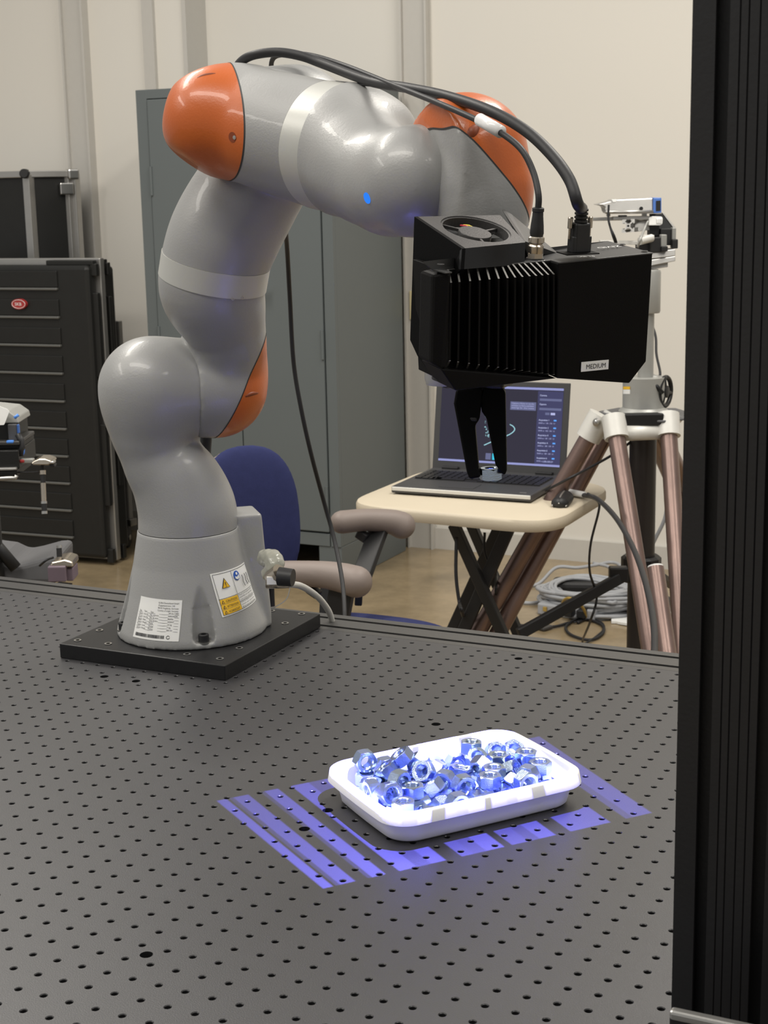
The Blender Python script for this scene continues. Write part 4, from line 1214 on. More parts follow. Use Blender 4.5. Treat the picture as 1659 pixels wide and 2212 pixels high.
ol = B().box((-1.800, 4.822, 1.03), (.072, .008, .118)); o = tag(ol.obj('wall_outlet', 'outlet', bevel=.002), 'ivory socket plate on the wall batten beside the cabinet', 'socket')

# ------------------------------------------------------------------ folding table, laptop, mouse
TZ = .68
tcx = [Z(776, 1088, TZ), Z(1180, 1133, TZ), Z(1292, 1078, TZ), Z(1190, 1037, TZ), Z(905, 1029, TZ)]
ft = thing('folding_table', 'small cream plastic folding table on crossed black legs, carrying a laptop', 'table', (-.78, 3.0, 0))


def rounded_poly(P, r, n=8):
    out = []
    for i in range(len(P)):
        a, b, c = P[i - 1], P[i], P[(i + 1) % len(P)]
        p = b + (a - b).normalized() * r; q = b + (c - b).normalized() * r
        for k in range(n + 1):
            t = k / n; out.append(p * (1 - t) ** 2 + b * 2 * t * (1 - t) + q * t * t)
    return out


A_, B__, C_, D_ = Vector((-1.035, 2.62, TZ)), Vector((-.425, 2.585, TZ)), Vector((-.425, 3.12, TZ)), Vector((-1.03, 3.19, TZ))
tp = rounded_poly([A_, B__, C_, D_], .13, 10)
b = B(); n_ = len(tp); cc = sum(tp, Vector()) / n_
for k_, dz in ((.97, 0), (.99, -.003), (1, -.010), (1, -.026), (.985, -.034)): b.v += [tuple(cc + (p - cc) * k_ + Vector((0, 0, dz))) for p in tp]
for i in range(4):
    for k in range(n_): b.f.append((i * n_ + k, i * n_ + (k + 1) % n_, (i + 1) * n_ + (k + 1) % n_, (i + 1) * n_ + k))
b.f += [tuple(range(n_))[::-1], tuple(range(4 * n_, 5 * n_))]
b.obj('tabletop', 'tabletop', ft, smooth=40)


def leg(p, q, w=.030, m_='plastic', parent=ft, name='leg', d_=.022):
    p, q = Vector(p), Vector(q); ax = (q - p)
    return B().box((p + q) / 2, (ax.length, w, d_), frame(ax, (0, 1, .2))).obj(name, m_, parent, bevel=.003)


zt = TZ - .036
leg(PLN(980, 1132, (0, 2.72, 0), (0, 1, 0)), PLN(1108, 1372, (0, 2.80, 0), (0, 1, 0)) + Vector((.09, 0, -.25)))
leg(PLN(1018, 1132, (0, 3.05, 0), (0, 1, 0)), PLN(1060, 1230, (0, 3.05, 0), (0, 1, 0)) + (PLN(1060, 1230, (0, 3.05, 0), (0, 1, 0)) - PLN(1018, 1132, (0, 3.05, 0), (0, 1, 0))) * 2.3)
leg(PLN(1100, 1138, (0, 2.76, 0), (0, 1, 0)), PLN(990, 1375, (0, 2.76, 0), (0, 1, 0)) + Vector((-.09, 0, -.22)), .034)
leg(PLN(1078, 1138, (0, 3.0, 0), (0, 1, 0)), PLN(990, 1330, (0, 3.0, 0), (0, 1, 0)) + (PLN(990, 1330, (0, 3.0, 0), (0, 1, 0)) - PLN(1078, 1138, (0, 3.0, 0), (0, 1, 0))) * .42, .03)
for ax_, ay_ in ((-1.0, 2.72), (-.42, 3.05)):
    pass

LB = [Z(852, 1068, TZ), Z(1143, 1088, TZ), Z(1207, 1040, TZ), Z(926, 1021, TZ)]
lx = (LB[1] - LB[0]).normalized(); ly = Vector((-lx.y, lx.x, 0)); lw = .405; ld = .30
lo_ = LB[0] - lx * .010
lt = thing('laptop', 'open dark grey laptop with a lit screen, on the cream folding table', 'laptop', lo_ + lx * lw / 2 + ly * ld / 2)
RL = frame(lx, (0, 0, 1))


def lp_(x, y, z=0): return lo_ + lx * x + ly * y + Vector((0, 0, z))


B().box(lp_(lw / 2, ld / 2, .0135), (lw, ld, .019), RL).obj('base', 'laptop', lt, bevel=.004)
B().box(lp_(lw / 2, .001, .016), (lw - .004, .004, .011), RL).obj('front_trim', 'whitemetal', lt, bevel=.002)
for fx in (.03, lw - .03): B().box(lp_(fx, .03, .002), (.03, .02, .004), RL).obj('rubber_foot', 'plastic', lt)
for fx in (.03, lw - .03): B().box(lp_(fx, ld - .03, .002), (.03, .02, .004), RL).obj('rubber_foot', 'plastic', lt)
B().box(lp_(lw / 2, .185, .0233), (lw - .036, .128, .0012), RL).obj('keyboard_well', 'key', lt)
for r in range(6):
    nk = 18
    for k in range(nk):
        if r == 0 and 4 <= k <= 8: continue
        B().box(lp_(.028 + k * (lw - .056) / (nk - 1), .132 + r * .0205, .0255), (.0165, .0160, .003), RL).obj('key', 'key', lt)
B().box(lp_(.117, .132, .0255), (.095, .0160, .003), RL).obj('space_bar', 'key', lt)
B().box(lp_(.18, .06, .0236), (.10, .065, .001), RL).obj('touchpad', 'laptop', lt, bevel=.0003)
B().box(lp_(.375, .022, .0236), (.018, .010, .0006), RL).obj('badge', 'alu', lt)
sh0 = lp_(0, ld - .004, .020); lh = .262; tilt = Vector((0, 0, 1)) * math.cos(.17) + ly * math.sin(.17); tn = lx.cross(tilt)   # towards the user


def sp2(u, v, w=0): return sh0 + lx * (u * lw) + tilt * (v * lh) + tn * w


lidc = sp2(.5, .5, -.003)
RLd = Matrix((lx, tilt, tn)).transposed()
if RLd.determinant() < 0: RLd = Matrix((lx, tilt, -tn)).transposed()
lid = B().box(lidc, (lw, lh, .006), RLd).obj('screen_lid', 'laptop', lt, bevel=.002)
for fx in (.06, lw - .06): B().box(lp_(fx, ld - .010, .0255), (.05, .014, .010), RL).obj('hinge', 'plastic', lt, bevel=.002)


def sq(u0, v0, u1, v1, name, m_, w=.0006, parent=None):
    return B().add([sp2(u0, v0, w), sp2(u1, v0, w), sp2(u1, v1, w), sp2(u0, v1, w)], [(0, 1, 2, 3)]).obj(name, m_, parent or lid)


sc_m = {k: emis('screen_' + k, c, s) for k, c, s in (('dark', (.040, .037, .055), 1), ('bar', (.30, .32, .60), 1), ('panel', (.060, .060, .13), 1), ('box', (.14, .15, .27), 1), ('text', (.45, .47, .75), 1), ('white', (.65, .70, 1), 1), ('cyan', (.05, .55, .75), 1), ('point', (.35, .65, .72), 1), ('switch', (.12, .38, .95), 1))}
sq(.045, .095, .955, .945, 'display', sc_m['dark'])
sq(.045, .915, .955, .940, 'title_bar', sc_m['bar'], .0009)
sq(.045, .095, .955, .118, 'task_bar', sc_m['bar'], .0009)
sq(.77, .118, .955, .905, 'side_panel', sc_m['panel'], .0008)
for i in range(2): sq(.785, .80 - i * .10, .945, .825 - i * .10, 'input_field', sc_m['box'], .0010)
sq(.57, .69, .76, .78, 'message_box', sc_m['box'], .0009)
for i, s in enumerate(('Capture a frame or use the', 'assistant to find acquisition', 'settings for this scene')):
    text(s, 1, lambda x, y, i=i: sp2(.58 + x, .755 - i * .024 + y * .022, .0013), 'lettering', sc_m['text'], lid, width=.165)
for i in range(6):
    v = .585 - i * .082
    text('Acquisition %d' % (i + 1), 1, lambda x, y: sp2(.785 + x, v + y * .026, .0013), 'lettering', sc_m['white'], lid, width=.075)
    text('20000 us  1.80  1.00  1.0', 1, lambda x, y: sp2(.785 + x, v - .032 + y * .022, .0013), 'lettering', sc_m['text'], lid, width=.12)
    sq(.895, v, .915, v + .016, 'toggle_switch', sc_m['switch'], .0012)
for s, v in (('Camera', .850), ('Capture', .755)):
    text(s, 1, lambda x, y: sp2(.785 + x, v + y * .026, .0013), 'lettering', sc_m['white'], lid, width=.05)
for i, u in enumerate((.83, .87)): sq(u, .650, u + .032, .675, 'button', sc_m['box' if i == 0 else 'text'], .0012)
sq(.83, .135, .90, .155, 'button', sc_m['box'], .0012)
sq(.405, .135, .445, .205, 'thumbnail', sc_m['box'], .0012); sq(.455, .135, .488, .205, 'thumbnail', sc_m['cyan'], .0012)
pb = B(); rr_ = random.Random(2)
for k in range(70):
    u, v = .385 + rr_.random() * .075, .36 + rr_.random() ** .7 * .32; q = .0035 + rr_.random() * .008
    pb.add([sp2(u, v, .0012), sp2(u + q, v + q * .3, .0012), sp2(u + q * .8, v + q * 1.4, .0012), sp2(u - q * .2, v + q, .0012)], [(0, 1, 2, 3)])
o = pb.obj('point_cloud', sc_m['point'], lid); o['kind'] = 'stuff'
arc = [sp2(.39, .29, .0012), sp2(.45, .335, .0012), sp2(.52, .38, .0012), sp2(.585, .43, .0012), sp2(.612, .475, .0012), sp2(.60, .51, .0012), sp2(.575, .53, .0012)]
B().tube(spline(arc, 5), .0015, 6).obj('point_cloud_edge', sc_m['point'], lid)
up_ = lp_(lw + .014, ld - .055, .012)
B().box(up_, (.030, .014, .009), RL).obj('usb_plug', 'plastic', lt, bevel=.001)

mz = Z(1210, 1095, TZ)
ms = thing('computer_mouse', 'black and silver computer mouse beside the laptop', 'mouse', mz)
md = (Z(1232, 1066, TZ) - Z(1203, 1098, TZ)); md.z = 0; md.normalize()
mc = [(mz + Vector((0, 0, .010)), mz + md * .05 + Vector((0, 0, .012)), .012, .0125), (mz - md * .006 + Vector((0, 0, .011)), mz + md * .075 + Vector((0, 0, .014)), .014, .016)]
sdm = Vector((-md.y, md.x, 0))
mc += [(mz + sdm * .014 + Vector((0, 0, .0095)), mz + md * .075 + sdm * .012 + Vector((0, 0, .010)), .0095, .010), (mz - sdm * .014 + Vector((0, 0, .0095)), mz + md * .075 - sdm * .012 + Vector((0, 0, .010)), .0095, .010)]
lo, hi = bounds(mc); mm = surf(chain(mc, .012), lo, hi, .0022, 3)
mm = cut(mm, (0, 0, TZ + .0005), (0, 0, -1))
link(mm, 'shell', 'plastic', ms, True)
B().tube(spline([mz - md * .02 + Vector((0, 0, .012)), mz + Vector((0, 0, .026)), mz + md * .03 + Vector((0, 0, .0295)), mz + md * .06 + Vector((0, 0, .0302))]), .0022, 8).obj('silver_stripe', 'alu', ms, True)
B().tube(spline([mz - md * .018 + sdm * .018 + Vector((0, 0, .006)), mz + md * .03 + sdm * .0215 + Vector((0, 0, .010)), mz + md * .08 + sdm * .017 + Vector((0, 0, .006))]), .0018, 8).obj('silver_stripe', 'alu', ms, True)
B().tube(spline([mz - md * .018 - sdm * .018 + Vector((0, 0, .006)), mz + md * .03 - sdm * .0215 + Vector((0, 0, .010)), mz + md * .08 - sdm * .017 + Vector((0, 0, .006))]), .0018, 8).obj('silver_stripe', 'alu', ms, True)

# data lead from the laptop area over the table's edge, and others
o = B().tube(spline([Z(1235, 1064, TZ + .01), Z(1262, 1070, TZ + .012), D(1290, 1078, 3.78), D(1330, 1118, 3.5), D(1366, 1180, 3.2), D(1392, 1250, 2.95), D(1410, 1330, 2.75), D(1414, 1400, 2.6), D(1408, 1470, 2.5), D(1404, 1700, 2.45)]), [.0062] * 73, 10).obj('cable', 'rubber', smooth=True)
tag(o, 'thick black cable running from the laptop past the table edge down behind the breadboard', 'cable')
o = B().tube([Z(1231, 1063, TZ + .012), Z(1263, 1069, TZ + .012)], .0085, 14).obj('cable_plug', 'paper', o, True, label='white plug on the cable')
o = B().tube(spline([up_, Z(1180, 1060, TZ + .02), D(1230, 1033, 3.92), D(1280, 1007, 4.0), D(1335, 975, 4.02), D(1372, 945, 4.03), D(1400, 905, 4.03), D(1408, 870, 4.03), D(1421, 822, 4.03), D(1426, 805, 4.03), D(1418, 765, 4.1), D(1416, 725, 4.15), D(1402, 682, 4.2), D(1396, 640, 4.25)]), [.0035] * 105, 8).obj('cable', 'rubber', smooth=True)
tag(o, 'thin black lead climbing from the laptop across the tripod to the scanner', 'cable')
o = B().tube(spline([D(1270, 1066, 3.85), D(1292, 1083, 3.8), D(1293, 1105, 3.8), D(1276, 1175, 3.85), D(1274, 1235, 3.9), D(1289, 1290, 4.0), D(1274, 1345, 4.05), Z(1258, 1385, .01), Z(1268, 1388, .008), Z(1302, 1362, .008), Z(1300, 1345, .008), Z(1270, 1335, .008), Z(1240, 1345, .008)]), [.0032] * 97, 8).obj('cable', 'rubber', smooth=True)
tag(o, 'thin black mouse lead hanging from the corner of the folding table to the floor', 'cable')
o = B().tube(spline([D(986, 1160, 4.0), D(985, 1240, 4.0), D(992, 1300, 4.0), D(999, 1325, 4.0), Z(1002, 1352, .006), Z(960, 1358, .006)]), [.005] * 41, 8).obj('cable', 'rubber', smooth=True)
tag(o, 'black power lead hanging below the folding table in front of the crossed legs', 'cable')
o = B().tube(spline([D(1047, 1150, 4.2), D(1047, 1190, 4.2), D(1060, 1225, 4.2), D(1072, 1240, 4.2), D(1072, 1290, 4.15), Z(1080, 1372, .006)]), [.004] * 41, 8).obj('cable', 'rubber', smooth=True)
tag(o, 'thin dark lead hanging behind the crossed legs of the folding table', 'cable')

# ------------------------------------------------------------------ office chair
ch = thing('office_chair', 'blue upholstered office chair with taupe armrests, behind the table edge', 'chair', (-1.55, 2.65, 0))
a1 = path_cones([(D(738, 1128, 3.72), .029), (D(790, 1123, 3.74), .028), (D(845, 1127, 3.76), .031), (D(868, 1135, 3.77), .0345)])
a2 = path_cones([(D(590, 1240, 3.30), .029), (D(680, 1240, 3.26), .029), (D(735, 1247, 3.24), .032), (D(770, 1257, 3.22), .0345)])
for cs in (a1, a2):
    lo, hi = bounds(cs); link(surf(chain(cs, .02), lo, hi, .006, 2), 'armrest_pad', 'armpad', ch, True)
leg(D(818, 1145, 3.76), D(776, 1260, 3.66), .05, 'plastic', ch, 'armrest_post', .018)
leg(D(776, 1260, 3.66), D(775, 1290, 3.6), .05, 'plastic', ch, 'armrest_post', .018)
leg(D(740, 1270, 3.25), D(712, 1420, 3.3), .055, 'plastic', ch, 'armrest_post', .02)
leg(D(712, 1268, 3.5), D(705, 1420, 3.5), .04, 'plastic', ch, 'armrest_post', .02)
B().box(D(783, 1157, 3.75), (.03, .02, .025), Matrix.Rotation(.5, 3, 'Y')).obj('arm_lever', 'plastic', ch, bevel=.004)
B().box(D(678, 1278, 3.27), (.03, .02, .02), Matrix.Rotation(.5, 3, 'Y')).obj('arm_lever', 'plastic', ch, bevel=.004)
bkc = D(538, 1122, 3.50)
yaw = math.atan2(right.y, right.x) + math.radians(16)
Rb = Matrix.Rotation(yaw, 3, 'Z') @ Matrix.Rotation(math.radians(-4), 3, 'X')
Rb_np = np.array(Rb)


def back_fn(th, sx, szz, off):
    cn = np.array(bkc)

    def fn(p):
        q = (p - cn) @ Rb_np; x, y, z = q[..., 0], q[..., 1] - off, q[..., 2]
        y = y + 1.1 * x * x
        w = sx * (1 + np.clip(-z, -1, 1) * .18)
        return ((np.abs(x / w) ** 2.6 + np.abs(z / szz) ** 2.6 + np.abs(y / th) ** 2) ** .5 - 1) * th * .9
    return fn


link(surf(back_fn(.035, .117, .172, 0), np.array(bkc) - .25, np.array(bkc) + .25, .006, 2), 'backrest', 'chairblue', ch, True)
link(surf(back_fn(.022, .117, .165, .042), np.array(bkc) - .25, np.array(bkc) + .25, .007, 2), 'back_shell', 'armpad', ch, True)
stc = Z(862, 1328, .47) + Vector((-.02, -.25, 0)); stc.z = .455


def seat_fn(p):
    q = (p - np.array(stc)); x, y, z = q[..., 0], q[..., 1], q[..., 2]
    return ((np.abs(x / .25) ** 2.8 + np.abs(y / .24) ** 2.8 + np.abs(z / .04) ** 2) ** .5 - 1) * .035


link(surf(seat_fn, np.array(stc) - .27, np.array(stc) + .27, .009, 2), 'seat', 'chairblue', ch, True)
leg((stc.x - .2, stc.y + .1, .42), bkc + Vector((0, .03, -.30)), .06, 'plastic', ch, 'back_stem', .02)
leg(bkc + Vector((0, .045, -.32)), bkc + Vector((0, .045, -.08)), .06, 'plastic', ch, 'back_stem', .02)
B().lathe([(.03, .08), (.03, .25), (.02, .25), (.02, .42)], (stc.x, stc.y, 0), n=20).obj('gas_column', 'plastic', ch, 30)
for k in range(5):
    a = 2 * PI * k / 5 + .3; dv = Vector((math.cos(a), math.sin(a), 0))
    leg(Vector((stc.x, stc.y, .105)), Vector((stc.x, stc.y, .075)) + dv * .28, .045, 'plastic', ch, 'base_leg', .03)
    B().lathe([(.02, -.012), (.027, -.009), (.027, .009), (.02, .012)], Vector((stc.x, stc.y, .0272)) + dv * .27, dv.cross(zz), 16).obj('caster', 'plastic', ch, 30)

# ------------------------------------------------------------------ heavy tripod with scanner
TD = 4.02
tc0 = D(1390, 890, TD); tzz = tc0.z
tp_ = thing('tripod', 'heavy camera stand on bronze tube legs with a crank wheel, beside the folding table', 'tripod', (tc0.x, tc0.y, 0))


def vp(y): # height on the column axis at picture row y
    d = np.array(D(1390, y, TD)); return float(d[2])


cx_, cy_ = tc0.x, tc0.y
m_px = TD / F
B().lathe([(.036, .12), (.036, tzz - .02)], (cx_, cy_, 0), n=32).obj('centre_column', 'column', tp_, 40)
B().lathe([(.063, tzz - .004), (.066, tzz + .004), (.060, tzz + .010), (.0555, tzz + .014), (.0555, vp(812))], (cx_, cy_, 0), n=40).obj('collar', 'greymetal', tp_, 30)
B().lathe([(.0205, vp(812)), (.0205, vp(672))], (cx_ + .004, cy_, 0), n=28).obj('upper_pole', 'greymetal', tp_, 30)
B().lathe([(.026, vp(672)), (.028, vp(668)), (.028, vp(585)), (.026, vp(580))], (cx_ + .012, cy_, 0), n=28).obj('pole_clamp', 'greymetal', tp_, 30)
wc = D(1437, 846, TD - .02)
wheel = B(); wn = (toward * .55 + right * .83).normalized(); wu = wn.orthogonal().normalized()
wu = (zz - wn * wn.dot(zz)).normalized(); wv = wn.cross(wu)
ringp = [wc + (wu * math.cos(2 * PI * k / 32) + wv * math.sin(2 * PI * k / 32)) * .038 for k in range(33)]
wheel.tube(ringp, .0062, 10).obj('crank_wheel', 'black', tp_, True)
for a in (.3, 2.4, 4.5):
    B().tube([wc, wc + (wu * math.cos(a) + wv * math.sin(a)) * .037], .0065, 8).obj('wheel_spoke', 'black', tp_, True)
B().lathe([(.016, -.035), (.016, .006), (.012, .008)], wc, wn, 20).obj('wheel_hub', 'black', tp_, 30)
B().tube([D(1408, 823, TD - .06), D(1432, 850, TD - .06)], .006, 10).obj('lock_lever', 'black', tp_, True)
B().prism([D(1400, 810, TD - .03), D(1422, 812, TD - .03), D(1428, 835, TD - .03), D(1429, 860, TD - .03), D(1420, 880, TD - .03), D(1400, 886, TD - .03)], toward * -.05).obj('gear_bracket', 'greymetal', tp_, bevel=.004)
B().lathe([(.0095, 0), (.0095, .004), (.008, .005)], D(1414, 864, TD - .036), toward, 20).obj('bracket_cap', 'plastic', tp_, 30)
stk = B()
def colp(x, y, o_=.0006):
    r = ray(x, y); c0 = np.array([cx_, cy_]); dd_ = r[:2]; oo = CP[:2] - c0; A = dd_ @ dd_; Bq = oo @ dd_; Cq = oo @ oo - (.0555 + o_) ** 2; t = (-Bq - math.sqrt(max(Bq * Bq - A * Cq, 0))) / A
    return Vector(CP + r * t)
for (ya, yb, mm_, nm_, o_) in ((835, 841, 'yellow', 'sticker_band', .0012), (835, 851, 'white', 'sticker', .0006)):
    b = B(); xs = [1346, 1349, 1352, 1355, 1358, 1361]
    for x in xs: b.v += [tuple(colp(x, ya, o_)), tuple(colp(x, yb, o_))]
    for i in range(5): b.f.append((2 * i, 2 * i + 2, 2 * i + 3, 2 * i + 1))
    b.obj(nm_, mm_, tp_)
B().prism([Vector((cx_, cy_, tzz - .012)) + Vector((x, y, 0)) for x, y in ((-.13, .02), (-.10, .10), (.05, .14), (.12, .06), (.13, -.02), (.08, -.09), (-.05, -.09))], (0, 0, .006)).obj('top_plate', 'greyplastic', tp_, bevel=.002)
B().box(D(1390, 905, TD - .09), (.10, .03, .030), frame(right, zz)).obj('top_block', 'black', tp_, bevel=.003)
# castings and tubes of the three double legs
c_l, c_r = D(1328, 920, TD - .10), D(1443, 915, TD - .08)
B().tube([c_l + Vector((0, 0, -.02)), c_r + Vector((0, 0, -.02))], .021, 16).obj('leg_casting', 'whitemetal', tp_, True)
f1a, f1b = Z(1467, 1790, 0), Z(1497, 1770, 0)
for c, f_ in ((c_l, f1a), (c_r, f1b)):
    dv = (f_ - c).normalized()
    B().tube([c - dv * .026, c + dv * .035], .031, 18).obj('leg_casting', 'whitemetal', tp_, 40)
    B().tube([c + dv * .03, f_ + Vector((0, 0, .0)) - dv * .02], .0225, 20, caps=True).obj('leg', 'copper', tp_, 40)
    B().lathe([(.03, 0), (.028, .02), (.02, .03)], f_, n=16).obj('foot', 'plastic', tp_, 30)
for (px, py, qx, qy, dd, de) in ((1290, 912, 905, 1590, -.02, 0), (1322, 912, 950, 1600, .06, .0)):
    c = D(px, py, TD + dd); f_ = Z(qx, qy, 0); dv = (f_ - c).normalized()
    B().tube([c - dv * .022, c + dv * .05], [.034, .033], 18).obj('leg_casting', 'whitemetal', tp_, 40)
    B().tube([c + dv * .04, f_ - dv * .02], .0235, 20).obj('leg', 'copper', tp_, 40)
    B().lathe([(.03, 0), (.028, .02), (.02, .03)], f_, n=16).obj('foot', 'plastic', tp_, 30)
bp_ = D(1289, 912, TD - .057)
B().lathe([(.0115, 0), (.0115, .004), (.0075, .005), (.005, .009), (.0002, .010)], bp_, toward, 20).obj('pivot_bolt', 'steel', tp_, 30)
B().lathe([(.0115, 0), (.0115, .004), (.0075, .005)], D(1464, 905, TD - .06), toward, 20).obj('pivot_bolt', 'steel', tp_, 30)
for (px, py, qx, qy) in ((1402, 925, 1468, 1078), (1425, 925, 1500, 1085)):
    c = D(px, py, TD + .1); q = D(qx, qy, TD + .55); dv = (q - c).normalized(); t_ = c.z / -dv.z; f_ = c + dv * t_
    B().tube([c, f_ - dv * .02], .021, 18).obj('leg', 'copper', tp_, 40)
    B().lathe([(.03, 0), (.028, .02), (.02, .03)], f_, n=16).obj('foot', 'plastic', tp_, 30)
hz = vp(1245)
B().lathe([(.050, hz - .035), (.054, hz - .03), (.054, hz + .03), (.045, hz + .036)], (cx_, cy_, 0), n=12).obj('spider_hub', 'black', tp_)
for (a, b_, w_) in (((1345, 1245), (1120, 1370), .03), ((1425, 1245), (1470, 1275), .03), ((1402, 1260), (1398, 1300), .022)):
    q0 = D(*a, TD - .03); q1 = D(*b_, TD + (-.15 if b_[0] < 1200 else .2)); leg(q0, q1, w_, 'black', tp_, 'spider_arm', .018)
B().box(D(1336, 1240, TD - .03), (.05, .03, .04), frame(right, zz)).obj('spider_joint', 'black', tp_, bevel=.004)

pp = Z(1438, 1455, 0)
lp0 = D(1416, 1226, 3.45); dvp = (D(1442, 1410, 3.38) - lp0).normalized(); t_ = lp0.z / -dvp.z
pt = thing('leaning_tube', 'short bronze tube with a pale cap standing beside the tripod legs', 'tube', lp0 + dvp * t_)
B().tube([lp0, lp0 + dvp * (t_ - .008)], [.0190, .0230], 24).obj('tube', 'copper', pt, 40)
B().tube([lp0 - dvp * .004, lp0 + dvp * .001], .0175, 24).obj('cap', 'paper', pt, 40)

# scanner on top of the tripod
sn = thing('scanner_rig', 'pale metal scanning instrument with a blue end cap, clamped on top of the tripod', 'scanner', D(1400, 560, TD))


def sbox(x0, y0_, x1_, y1_, d, th, name, m_, bev=.002, label=None):   # box given by its outline as seen, with a real depth
    a = D(x0, y0_, d); b_ = D(x1_, y1_, d); c_ = (a + b_) / 2 - toward * (th / 2)
    w_ = abs((b_ - a).dot(right)); h_ = abs(b_.z - a.z)
    return B().box(c_, (w_, th, h_), frame(right, zz)).obj(name, m_, sn, bevel=bev, label=label)


def sprism(pts, d, th, name, m_, bev=.002, label=None):
    return B().prism([D(x, y, d) for x, y in pts], -toward * th).obj(name, m_, sn, bevel=bev, label=label)


sprism([(1288, 442), (1318, 434), (1322, 431), (1411, 427), (1411, 461), (1312, 462), (1307, 455), (1307, 449), (1302, 445)], TD - .05, .07, 'scanner_body', 'alu', .004, 'silver tapering housing')
sprism([(1411, 427), (1429, 427), (1429, 460), (1411, 461)], TD - .052, .074, 'end_cap', 'instrblue', .002, 'blue end cap with an opening')
sprism([(1417, 434), (1427, 433), (1427, 455), (1417, 456)], TD - .0535, .005, 'opening', 'dark', .0005)
B().lathe([(.005, 0), (.005, .0015)], D(1385, 450.5, TD - .051), toward, 14).obj('bolt', 'plastic', sn)
sprism([(1321, 431), (1333, 430.5), (1331, 437), (1324, 437)], TD - .052, .01, 'tab', 'white', .001)
B().tube([D(1308, 458.5, TD - .055), D(1411, 457.5, TD - .055)], .0045, 12).obj('lower_rod', 'alu', sn, True)
sbox(1313, 459, 1319, 468, TD - .03, .03, 'standoff', 'alu'); sbox(1390, 460, 1398, 470, TD - .03, .03, 'standoff', 'alu')
sbox(1276, 470, 1400, 475, TD - .02, .02, 'mounting_bar', 'alu', .001); sbox(1325, 468, 1402, 474, TD - .04, .03, 'mounting_bar', 'alu', .001)
sbox(1337, 465, 1355, 468, TD - .05, .02, 'knob', 'plastic')
xs_ = [(1344, 475), (1371, 473), (1371, 501), (1343, 503)]
q0, q1, q2, q3 = [D(x, y, TD - .06) for x, y in xs_]
ex, ey = (q1 - q0), (q3 - q0)
pr_ = [(0, 0), (.32, 0), (.32, .10), (.22, .13), (.40, .32), (.60, .32), (.78, .13), (.68, .10), (.68, 0), (1, 0), (1, .32), (.90, .32), (.87, .22), (.68, .40), (.68, .60), (.87, .78), (.90, .68), (1, .68), (1, 1), (.68, 1), (.68, .90), (.78, .87), (.60, .68), (.40, .68), (.22, .87), (.32, .90), (.32, 1), (0, 1), (0, .68), (.10, .68), (.13, .78), (.32, .60), (.32, .40), (.13, .22), (.10, .32), (0, .32)]
B().prism([q0 + ex * a + ey * b_ for a, b_ in pr_], -toward * .12 + right * .05).obj('slotted_bar', 'alu', sn)
B().lathe([(.003, 0), (.003, .0006)], q0 + ex * .5 + ey * .5, toward, 12).obj('bore', 'dark', sn)
sprism([(1371, 481), (1403, 473), (1403, 497), (1371, 501)], TD - .02, .03, 'slotted_bar', 'alu', .001)
sprism([(1402, 470), (1410, 467), (1430, 468), (1432, 472), (1431, 484), (1426, 487), (1402, 487)], TD - .05, .03, 'light_block', 'paper', .002, 'white block')
sprism([(1418, 472), (1429, 472), (1429, 483), (1418, 483)], TD - .0515, .003, 'lens', 'steel', .0005)
sprism([(1404, 462), (1430, 461), (1457, 492), (1457, 530), (1404, 530)], TD + .02, .012, 'side_plate', 'plastic', .001)
sprism([(1430, 459), (1433, 459), (1459, 491), (1455, 493)], TD + .018, .014, 'plate_edge', 'alu', .0005)
sbox(1403, 487, 1425, 510, TD - .02, .04, 'stage_block', 'plastic'); sbox(1427, 494, 1453, 530, TD - .03, .04, 'stage_block', 'plastic')
sbox(1405, 513, 1430, 545, TD - .07, .04, 'stage_block', 'plastic'); sbox(1428, 507, 1441, 536, TD - .075, .03, 'stage_clamp', 'greymetal')
sbox(1452, 492, 1461, 518, TD - .04, .03, 'stage_clamp', 'greymetal'); sbox(1380, 526, 1428, 545, TD - .05, .06, 'stage_block', 'plastic')
sbox(1429, 532, 1443, 543, TD - .08, .03, 'stage_foot', 'plastic'); sbox(1452, 517, 1465, 537, TD - .05, .03, 'stage_foot', 'plastic')
sbox(1384, 508, 1414, 514, TD - .075, .025, 'bracket', 'whitemetal')
B().tube([D(1382, 521, TD - .10), D(1408, 514, TD - .08)], .010, 18).obj('knurled_knob', 'whitemetal', sn, 40)
B().lathe([(.004, 0), (.004, .001)], D(1382, 521, TD - .1005), toward, 12).obj('knob_hole', 'dark', sn)
sprism([(1297, 519), (1380, 521), (1380, 529), (1297, 526)], TD - .03, .03, 'lower_bar', 'whitemetal', .001)
sprism([(1402, 545), (1459, 538), (1459, 553), (1402, 560)], TD - .06, .10, 'base_plate', 'alu', .0015)
sprism([(1402, 562), (1459, 553), (1459, 564), (1402, 575)], TD - .06, .10, 'base_plate', 'alu', .0015)
sprism([(1380, 565), (1443, 566), (1443, 577), (1402, 583), (1380, 583)], TD - .04, .08, 'base_plate', 'alu', .0015)
sprism([(1400, 583), (1424, 582), (1416, 589), (1400, 590)], TD - .05, .02, 'clamp_lever', 'plastic', .001)
for dx in (0, 3): B().tube(spline([D(1315, 443, TD - .07), D(1314, 470, TD - .08), D(1318, 490, TD - .08), D(1324 + dx, 510, TD - .08), D(1329 + dx, 524, TD - .06)]), .0028, 8).obj('wire', 'rubber', sn, True)
B().tube(spline([D(1400, 478, TD - .07), D(1392, 495, TD - .075), D(1384, 515, TD - .11), D(1377, 534, TD - .1)]), .003, 8).obj('wire', 'greymetal', sn, True)

